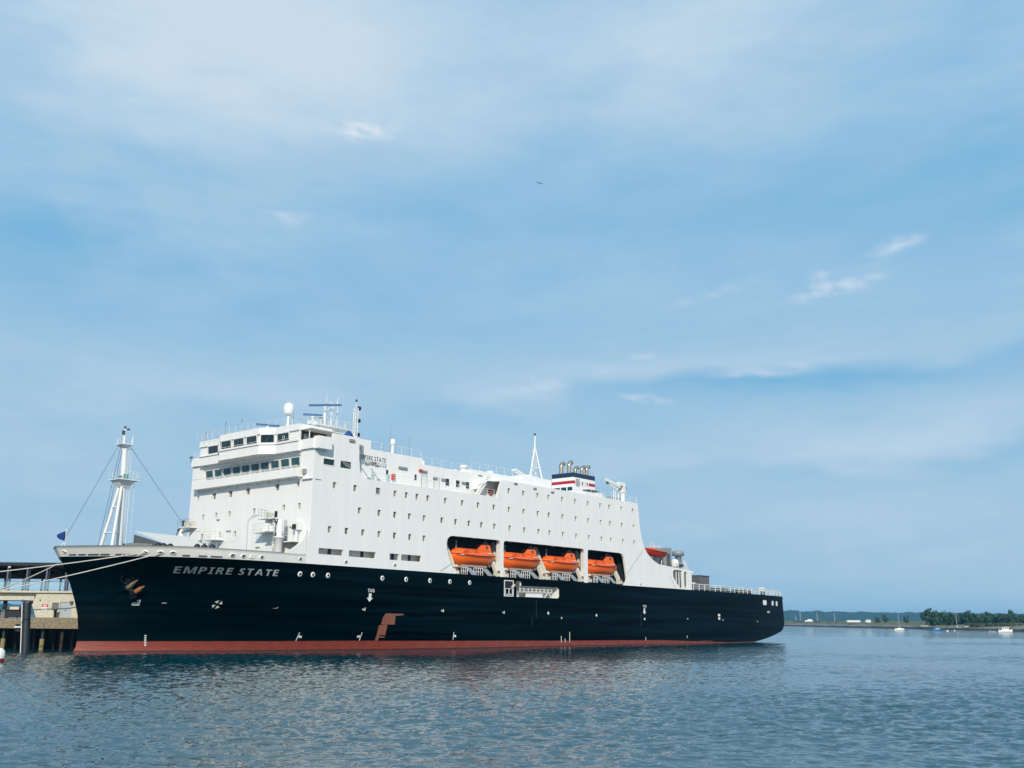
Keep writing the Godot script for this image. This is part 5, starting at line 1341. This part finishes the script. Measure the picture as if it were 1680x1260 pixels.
# ---------------------------------------------------------------- lifeboats and their bays
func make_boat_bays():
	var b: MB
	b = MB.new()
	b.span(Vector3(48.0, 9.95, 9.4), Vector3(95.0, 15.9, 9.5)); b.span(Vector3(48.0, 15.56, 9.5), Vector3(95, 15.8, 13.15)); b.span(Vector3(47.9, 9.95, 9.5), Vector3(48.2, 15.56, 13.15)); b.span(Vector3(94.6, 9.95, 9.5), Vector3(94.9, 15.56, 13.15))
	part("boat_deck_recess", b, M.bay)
	for s in [51.9, 55.3, 63.4, 74.1, 77.2, 83.9]:
		b = MB.new(); b.box(Vector3(s, 15.5, 12.7), Vector3(.65, .08, .3)); part("deck_lamp", b, M.mark)
	for s in [60.75, 82.05]:
		b = MB.new(); b.prism(PackedVector2Array([Vector2(s - .3, 12.6), Vector2(s - .3, 13.1), Vector2(s + .3, 13.1), Vector2(s + .3, 12.6)]), 10.2, 15.5); b.quad(Vector3(s + .3, 10.2, 13.3), Vector3(s + 1.6, 10.2, 13.3), Vector3(s + .9, 11.2, 13.25), Vector3(s + .3, 12.2, 13.2)); part("pillar", b, M.white2)
	for x in [50.3, 61.1, 71.3, 82.4]:
		for e in [[x + .75, 1.0], [x + 9.75, -1.0]]:
			b = MB.new()
			b.beam(Vector3(e[0], 10.15, 13.35), Vector3(e[0], 15.3, 10.6), .38, .5)
			b.beam(Vector3(e[0] + .5 * e[1] * -1.0, 10.15, 13.3), Vector3(e[0] + .5 * e[1] * -1.0, 14.6, 10.9), .24, .34)
			b.prism(PackedVector2Array([Vector2(e[0] - .55, 12.9), Vector2(e[0] - .55, 13.45), Vector2(e[0] + .55, 13.45), Vector2(e[0] + .55, 12.9)]), 10.15, 10.75)
			var dv := part("davit", b, M.cream)
			b = MB.new(); b.box(Vector3(e[0] + .1, 10.85, 13.4), Vector3(.35, .35, .2)); part("winch", b, M.brown, dv)
		for q in [[x + 2.9, 0], [x + 6.4, 1]]:
			b = MB.new(); b.quad(Vector3(q[0], 11.2, 13.1), Vector3(q[0] + .9, 10.2, 13.55), Vector3(q[0] + 2.1, 10.2, 13.55), Vector3(q[0] + 1.2, 11.2, 13.1)); part("embarkation_plate", b, M.grey)
		for q in [[x + 1.75, x + 3.0], [x + 4.4, x + 6.3]]:
			b = MB.new()
			b.rail([Vector3(q[0], 10.15, 13.4), Vector3(q[1], 10.15, 13.4)], 1.05, .5, .055, 2); part("railing", b, M.mark)
		b = MB.new(); b.box(Vector3(x + .6, 11.35, 13.3), Vector3(.5, .3, .5)); part("lamp", b, M.mark)
	# build one lifeboat, copy it three times
	var labels := ["orange enclosed lifeboat in the foremost bay, nearest the bow", "orange enclosed lifeboat just behind the first white pillar", "orange enclosed lifeboat just ahead of the second white pillar", "orange enclosed lifeboat in the aftmost bay"]
	var first: Node3D
	var k := 0
	for x in [51.15, 61.9, 72.1, 83.2]:
		var at := ship.transform * Transform3D(Basis().scaled(Vector3(.965, 1, 1)), Vector3(x, 0, 11.95))
		if k == 0:
			first = thing("lifeboat", labels[0], "lifeboat", at, "orange lifeboats hung in the ship's side")
			lifeboat(first)
		else: copy_of(first, at, labels[k])
		k += 1

func lifeboat(o: Node3D):
	var b: MB
	var hull := []; var lower := []; var canopy := []
	for i in 15:
		var t := i / 14.0
		var x := .05 + t * 9.15
		var w := 1.38 * pow(clampf(1.0 - pow(absf(t * 2 - 1.04), 3.2), .02, 1.0), .6)
		if t > .86: w = maxf(w, .85)
		var sheer := 12.98 + .20 * pow(absf(t - .55) * 2, 2.0)
		var keel := 11.35 + 1.15 * pow(clampf((.22 - t) / .22, 0, 1), 1.6) + .95 * pow(clampf((t - .80) / .20, 0, 1), 1.4)
		var mid := lerpf(keel, sheer, .42)
		hull.append([Vector3(x, sheer, w), Vector3(x, lerpf(keel, sheer, .58), w * .96), Vector3(x, lerpf(keel, sheer, .36), w * .74), Vector3(x, lerpf(keel, sheer, .16), w * .34), Vector3(x, keel, .1), Vector3(x, keel, -.1), Vector3(x, mid, -w * .9), Vector3(x, sheer, -w)])
		var top := 14.02 - .75 * pow(clampf((.14 - t) / .14, 0, 1), 1.3)
		if t > .94: top = lerpf(14.2, 13.1, (t - .94) / .06)
		top = maxf(top, sheer + .1)
		canopy.append([Vector3(x, sheer, w * .97), Vector3(x, lerpf(sheer, top, .55), w * .86), Vector3(x, lerpf(sheer, top, .93), w * .52), Vector3(x, top, 0), Vector3(x, lerpf(sheer, top, .93), -w * .52), Vector3(x, sheer, -w * .97)])
	for r in hull: r.reverse()
	b = MB.new(); b.loft(hull); part("hull", b, M.orange, o)
	for r in canopy: r.reverse()
	b = MB.new(); b.loft(canopy); part("canopy", b, M.orange, o)
	b = MB.new()
	for sd in [1.0, -1.0]:
		var pts := []
		for i in 15: pts.append(Vector3(hull[i][0].x, hull[i][0].y - .02, (hull[i][7].z + .03) * sd))
		b.path(pts, .07, 5)
	part("fender_strip", b, M.boat_red, o)
	b = MB.new()
	for sd in [1.0, -1.0]:
		var pts := []
		for k in 33:
			var f := 1.0 + k * .36
			var i0 := clampi(int(f), 0, 13)
			var a: Vector3 = (hull[i0][7] as Vector3).lerp(hull[i0 + 1][7], f - i0)
			pts.append(Vector3(a.x, a.y - .12 - .16 * absf(sin(k * PI / 2.0)), (a.z + .06) * sd))
		b.path(pts, .03, 4)
	part("grab_line", b, M.boat_red, o)
	for q in [[2.6, .9], [4.4, .9]]:
		b = MB.new(); b.box(Vector3(q[0], 13.6, 1.16), Vector3(.75, .5, .05), Basis(Vector3.RIGHT, -.25)); part("hatch", b, M.orange_dark, o)
	b = MB.new(); b.box(Vector3(1.5, 13.0, 1.1), Vector3(.5, .1, .35)); b.box(Vector3(7.4, 13.42, 1.26), Vector3(.9, .12, .04)); part("reflective_tape", b, M.mark, o)
	b = MB.new(); b.prism(PackedVector2Array([Vector2(6.2, -.75), Vector2(6.2, .75), Vector2(8.5, .75), Vector2(8.5, -.75)]), 13.6, 14.68, -.2); b.quad(Vector3(5.3, 14.0, .6), Vector3(6.3, 13.95, .7), Vector3(6.4, 14.66, .5), Vector3(6.2, 14.4, .5)); part("conning_tower", b, M.orange, o)
	for q in [[7.45, .76]]:
		b = MB.new(); b.box(Vector3(q[0], 14.28, .66), Vector3(.28, .42, .12)); part("window", b, M.glass, o)
	b = MB.new(); b.box(Vector3(6.18, 14.3, .1), Vector3(.1, .4, .8)); part("window", b, M.glass, o)
	b = MB.new(); b.box(Vector3(4.7, 11.38, 0), Vector3(6.4, .3, .5)); b.box(Vector3(4.6, 11.5, .62), Vector3(5.6, .22, .16)); part("keel", b, M.boat_keel, o)
	for x in [1.3, 8.35]:
		b = MB.new(); b.tube(Vector3(x, 13.6, 0), Vector3(x, 14.85, 0), .08, -1, 6); b.box(Vector3(x, 14.9, 0), Vector3(.3, .25, .2)); part("lifting_hook", b, M.grey, o)
	b = MB.new(); b.box(Vector3(8.5, 11.9, 0), Vector3(.5, .7, .12)); b.tube(Vector3(8.2, 11.75, 0), Vector3(8.8, 11.75, 0), .28, -1, 10); part("rudder", b, M.boat_keel, o)
	for x in [1.9, 3.4, 4.9]:
		b = MB.new(); b.box(Vector3(x, 13.45, 1.2), Vector3(.3, .22, .06)); part("side_light", b, M.orange_dark, o)

# ---------------------------------------------------------------- aft end
func make_aft():
	var b: MB
	b = MB.new(); b.span(Vector3(106.4, 13.5, 8.5), Vector3(111.6, 17.2, 12.0))
	var sh := part("machinery_house", b, M.grey)
	for q in [[107.8, 14.0], [110.4, 14.0]]:
		b = MB.new(); b.span(Vector3(q[0] - .6, 13.9, 12.0), Vector3(q[0] + .6, 16.4, 12.06)); part("door", b, M.dark_grey, sh)
	b = MB.new(); b.span(Vector3(110.6, 17.2, 10.5), Vector3(111.6, 17.5, 12.0)); part("roof_box", b, M.grey, sh)
	b = MB.new(); b.lathe(Vector3(115.0, 13.5, 11.4), [Vector2(.62, 0), Vector2(.62, 2.7), Vector2(1.15, 2.75), Vector2(1.15, 3.5), Vector2(.9, 3.7), Vector2(0, 3.75)], 16); part("ventilator", b, M.grey)
	b = MB.new(); b.lathe(Vector3(111.7, 14.9, 12.6), [Vector2(.6, -.9), Vector2(.75, -.3), Vector2(.7, .2), Vector2(.35, .5), Vector2(0, .55)], 10); part("winch_cover", b, M.mark)
	b = MB.new(); b.box(Vector3(112.6, 14.1, 12.6), Vector3(1.6, .9, .9)); b.tube(Vector3(112.0, 14.3, 13.1), Vector3(113.4, 14.3, 13.1), .4, -1, 10); part("winch", b, M.dark_grey)
	b = MB.new(); b.rail([Vector3(110.8, 13.5, 13.3), Vector3(116.0, 13.4, 13.3), Vector3(116.0, 13.4, -12)], 1.15, 1.1, .04); part("railing", b, M.mark)
	for q in [[114.4, 1.9], [115.0, 1.6]]:
		b = MB.new(); b.tube(Vector3(q[0], 13.4, 13.0), Vector3(q[0], 13.4 + q[1], 13.0), .09, -1, 6); part("stanchion", b, M.mark)
	b = MB.new(); b.span(Vector3(115.6, 13.0, 12.6), Vector3(116.9, 13.35, 13.52)); part("ledge", b, M.white)
	# rescue boat davit
	b = MB.new(); b.tube(Vector3(103.6, 14.2, 12.0), Vector3(103.6, 17.4, 12.4), .22, .18, 8); b.beam(Vector3(103.6, 17.3, 12.4), Vector3(105.6, 17.35, 13.3), .22, .22); b.beam(Vector3(101.7, 16.6, 13.2), Vector3(103.7, 18.0, 12.6), .1, .1); b.tube(Vector3(106.3, 13.6, 13.0), Vector3(106.3, 15.6, 13.0), .12, -1, 6); b.tube(Vector3(104.8, 16.0, 13.3), Vector3(104.8, 17.4, 13.2), .05, -1, 5); part("rescue_davit", b, M.cream)
	b = MB.new(); b.lathe(Vector3(102.6, 14.9, 12.6), [Vector2(.5, -.6), Vector2(.5, .2), Vector2(0, .5)], 8); part("winch_cover", b, M.cream)
	b = MB.new(); b.tube(Vector3(107.6, 13.8, 13.4), Vector3(109.9, 10.0, 13.6), .02, -1, 4); part("wire", b, M.wire)
	b = MB.new(); b.tube(Vector3(94.0, 11.9, 13.56), Vector3(99.6, 16.6, 13.56), .02, -1, 4); part("wire", b, M.wire)
	b = MB.new(); b.tube(Vector3(47.6, 10.4, 13.56), Vector3(49.9, 11.6, 13.56), .02, -1, 4); part("wire", b, M.wire)
	# stern railing, bitts and gear
	for q in [[117.0, 129.8], [129.8, 156.6]]:
		b = MB.new(); b.rail([Vector3(q[0], line_z(q[0]), hb(q[0], 10) - .15), Vector3((q[0] + q[1]) / 2, line_z((q[0] + q[1]) / 2), hb((q[0] + q[1]) / 2, 10) - .15), Vector3(q[1], line_z(q[1]), hb(q[1], 10) - .15)], 1.15, 2.05, .075, 3); part("stern_railing", b, M.mark)
	b = MB.new(); b.rail([Vector3(156.6, 9.6, 12.2), Vector3(157.1, 9.6, -12.0)], 1.15, 2.0, .06, 3); part("stern_railing", b, M.mark)
	for q in [[131.5, 10.0, 2.2, .9], [135.4, 9.5, 1.5, 1.1], [141.0, 9.0, 2.0, .8], [147.0, 8.0, 1.2, .95], [126.5, 10.8, 1.3, .8]]:
		b = MB.new(); b.box(Vector3(q[0], 9.8 + q[3] / 2, q[1]), Vector3(q[2], q[3], 1.2)); b.tube(Vector3(q[0] - q[2] * .4, 10.3, q[1] + .7), Vector3(q[0] + q[2] * .4, 10.3, q[1] + .7), .42, -1, 10); part("mooring_winch", b, M.dark_grey)
	for s in [138.0, 144.0, 150.0]:
		b = MB.new(); b.tube(Vector3(s, 9.6, 11.2), Vector3(s, 10.5, 11.2), .25, -1, 10); b.tube(Vector3(s + .9, 9.6, 11.2), Vector3(s + .9, 10.5, 11.2), .25, -1, 10); part("bitts", b, M.hose)
	b = MB.new(); b.box(Vector3(150.6, 11.0, 11.0), Vector3(1.1, .8, .8)); b.tube(Vector3(150.6, 9.6, 11), Vector3(150.6, 10.7, 11), .2, -1, 8); part("stern_light_box", b, M.mark)
	b = MB.new(); b.box(Vector3(157.6, 9.2, 12.2), Vector3(1.4, .12, .3)); part("stern_bracket", b, M.ink)

# ---------------------------------------------------------------- things carried by or tied to the ship
func make_loose_things():
	var b: MB
	var st := ship.transform
	# jack flag
	var fl := MB.new()
	var rings := []
	for k in 9:
		var t := k / 8.0
		var sway := sin(t * 5.0) * .12
		rings.append([Vector3(-t * 1.05, -.12 * t - .42 * t * t, sway), Vector3(-t * .95, -.62 - .18 * t, sway + .05), Vector3(-t * .72, -1.08 - .05 * t + .25 * t * t, sway)])
	fl.loft(rings)
	tag(put("jack_flag", fl.done(), M.blue, self, st * Transform3D(Basis(Vector3.UP, .25), Vector3(1.2, 13.2, 0))), "small dark blue flag flying from the staff at the tip of the bow", "flag")
	# anchor in its hawse
	var c := on_hull(6.75, 7.75, .25)
	var n := (on_hull(6.75, 7.75, 1.0) - on_hull(6.75, 7.75, 0.0)).normalized()
	var y := (Vector3.UP - n * n.y).normalized()
	var x := y.cross(n)
	var an := thing("anchor", "stockless anchor with brass-coloured flukes hanging at the bow", "anchor", st * Transform3D(Basis(x, y, n), c))
	b = MB.new(); ring(b, Vector3(-.25, .35, -.2), Vector3(0, 0, 1), .6, .82, .16, .9); part("hawse_collar", b, M.gunmetal, an)
	b = MB.new(); b.tube(Vector3(-.1, .5, .0), Vector3(.35, -1.35, .25), .26, .34, 10); b.box(Vector3(.4, -1.5, .25), Vector3(.7, .5, .5), Basis(Vector3.BACK, .3)); part("shank", b, M.gunmetal, an)
	for q in [[Vector3(-.15, -.55, .2), Vector3(1.1, .75, .55), M.brass], [Vector3(.75, -.95, .3), Vector3(1.75, -.1, .45), M.rust]]:
		b = MB.new()
		var d: Vector3 = q[1] - q[0]
		b.tube(q[0], q[0] + d * .45, .30, .26, 6); b.tube(q[0] + d * .45, q[1], .26, .05, 6); part("fluke", b, q[2], an)
	b = MB.new(); b.tube(Vector3(-.5, -.4, .2), Vector3(.8, -1.1, .25), .3, .3, 8); part("crown", b, M.gunmetal, an)
	# mooring lines from the bow to the pier
	var ends := [[on_hull(5.83, 10.8, .12), Vector3(-70.4, 6.44, -102), Vector3(-96, 3.6, -102), .35, "white mooring line running almost level from the bow to the left edge"], [on_hull(7.0, 10.75, .12), Vector3(-69.7, 2.9, -102), Vector3(-76, 2.2, -102), .45, "white mooring line slanting steeply down across the black bow"], [Vector3(1.3, 9.6, -1.2), Vector3(-64.0, 5.75, -119), Vector3(-70, 4.4, -120), .3, "thin mooring line from behind the stem across the canopy columns"]]
	for e in ends:
		var a: Vector3 = st * e[0]
		var pts := []
		for k in 15:
			var t := k / 14.0
			pts.append(a.lerp(e[1], t) + Vector3.DOWN * e[3] * 4.0 * t * (1 - t))
		pts.append(e[2])
		b = MB.new(); b.path(pts, .06, 6)
		tag(part("mooring_line", b, M.rope, self), e[4], "rope", "mooring lines at the bow")
	# rescue boat
	var rb := thing("rescue_boat", "open red rescue boat slung under its davit behind the white superstructure", "boat", st * Transform3D(Basis(), Vector3(99.9, 15.2, 13.3)))
	var rings2 := []
	for i in 11:
		var t := i / 10.0
		var w := 1.05 * pow(clampf(1.0 - pow(1.0 - t, 2.4), .02, 1), .8)
		var sh := 1.55 - .75 * t + .25 * t * t
		var ke := 1.0 - 1.15 * sin(minf(t * 1.9, 1.57)) + .15 * t
		rings2.append([Vector3(t * 6.2, sh, -w), Vector3(t * 6.2, lerpf(sh, ke, .55), -w * .8), Vector3(t * 6.2, ke, -.1), Vector3(t * 6.2, ke, .1), Vector3(t * 6.2, lerpf(sh, ke, .55), w * .8), Vector3(t * 6.2, sh, w)])
	b = MB.new(); b.loft(rings2); part("hull", b, mat(lin(.42, .035, .015), .4), rb)
	b = MB.new()
	var pt := []
	for r in rings2: pt.append(r[5] + Vector3(0, .02, .02))
	b.path(pt, .13, 6); part("gunwale_tube", b, mat(lin(.6, .08, .03), .5), rb)
	b = MB.new(); b.box(Vector3(2.6, 1.35, 0), Vector3(1.5, .7, .8)); part("console", b, M.orange, rb)
	b = MB.new(); b.tube(Vector3(2.9, 1.5, .3), Vector3(2.9, 2.7, .3), .05, -1, 5); b.tube(Vector3(2.9, 1.5, -.3), Vector3(2.9, 2.7, -.3), .05, -1, 5); b.tube(Vector3(2.9, 2.7, .3), Vector3(2.9, 2.7, -.3), .05, -1, 5); part("roll_bar", b, M.mark, rb)
	b = MB.new(); b.box(Vector3(6.2, .7, 0), Vector3(.5, .9, .5)); part("outboard_motor", b, M.dark_grey, rb)
	# generator box on the aft deck
	var gb := thing("generator_box", "tall grey metal generator box standing on the ship's aft deck", "container", st * Transform3D(Basis(), Vector3(121.5, 10.0, 10.4)))
	b = MB.new(); b.span(Vector3(.15, 0, -1.5), Vector3(4.3, 2.75, 1.5)); part("body", b, mat(lin(.10, .10, .105), .5), gb)
	b = MB.new(); b.span(Vector3(.05, 2.75, -1.6), Vector3(4.4, 2.87, 1.6)); part("roof", b, M.dark_grey, gb)
	for k in 3:
		b = MB.new(); b.span(Vector3(.6 + k * 1.25, .2, 1.5), Vector3(1.6 + k * 1.25, 2.5, 1.53)); part("door_panel", b, mat(lin(.13, .13, .14), .5), gb)
	b = MB.new(); b.box(Vector3(.1, 1.35, .3), Vector3(.06, .25, .9)); part("plate", b, M.mark, gb)
	# gull
	var g := thing("gull", "small dark gull gliding in the open sky", "bird", Transform3D(Basis(Vector3.BACK, -.25), Vector3(4.21, 74.2, -150)))
	b = MB.new(); b.lathe(Vector3.ZERO, [Vector2(0, -.28), Vector2(.07, -.15), Vector2(.09, 0), Vector2(.07, .14), Vector2(0, .3)], 8)
	part("body", b, M.grey, g).rotation.x = PI / 2
	for sd in [1.0, -1.0]:
		var w := MB.new()
		var rs := []
		for k in 7:
			var t := k / 6.0
			var yv := .02 + .19 * sin(minf(t * 2.4, 2.2)) - .22 * t * t
			var ch := .17 * (1.0 - .8 * t * t)
			rs.append([Vector3(sd * t * .62, yv, -ch), Vector3(sd * t * .62, yv + .03, 0), Vector3(sd * t * .62, yv, ch * .6), Vector3(sd * t * .62, yv - .015, 0)])
		w.loft(rs, true)
		part("wing", w, M.dark_grey, g)
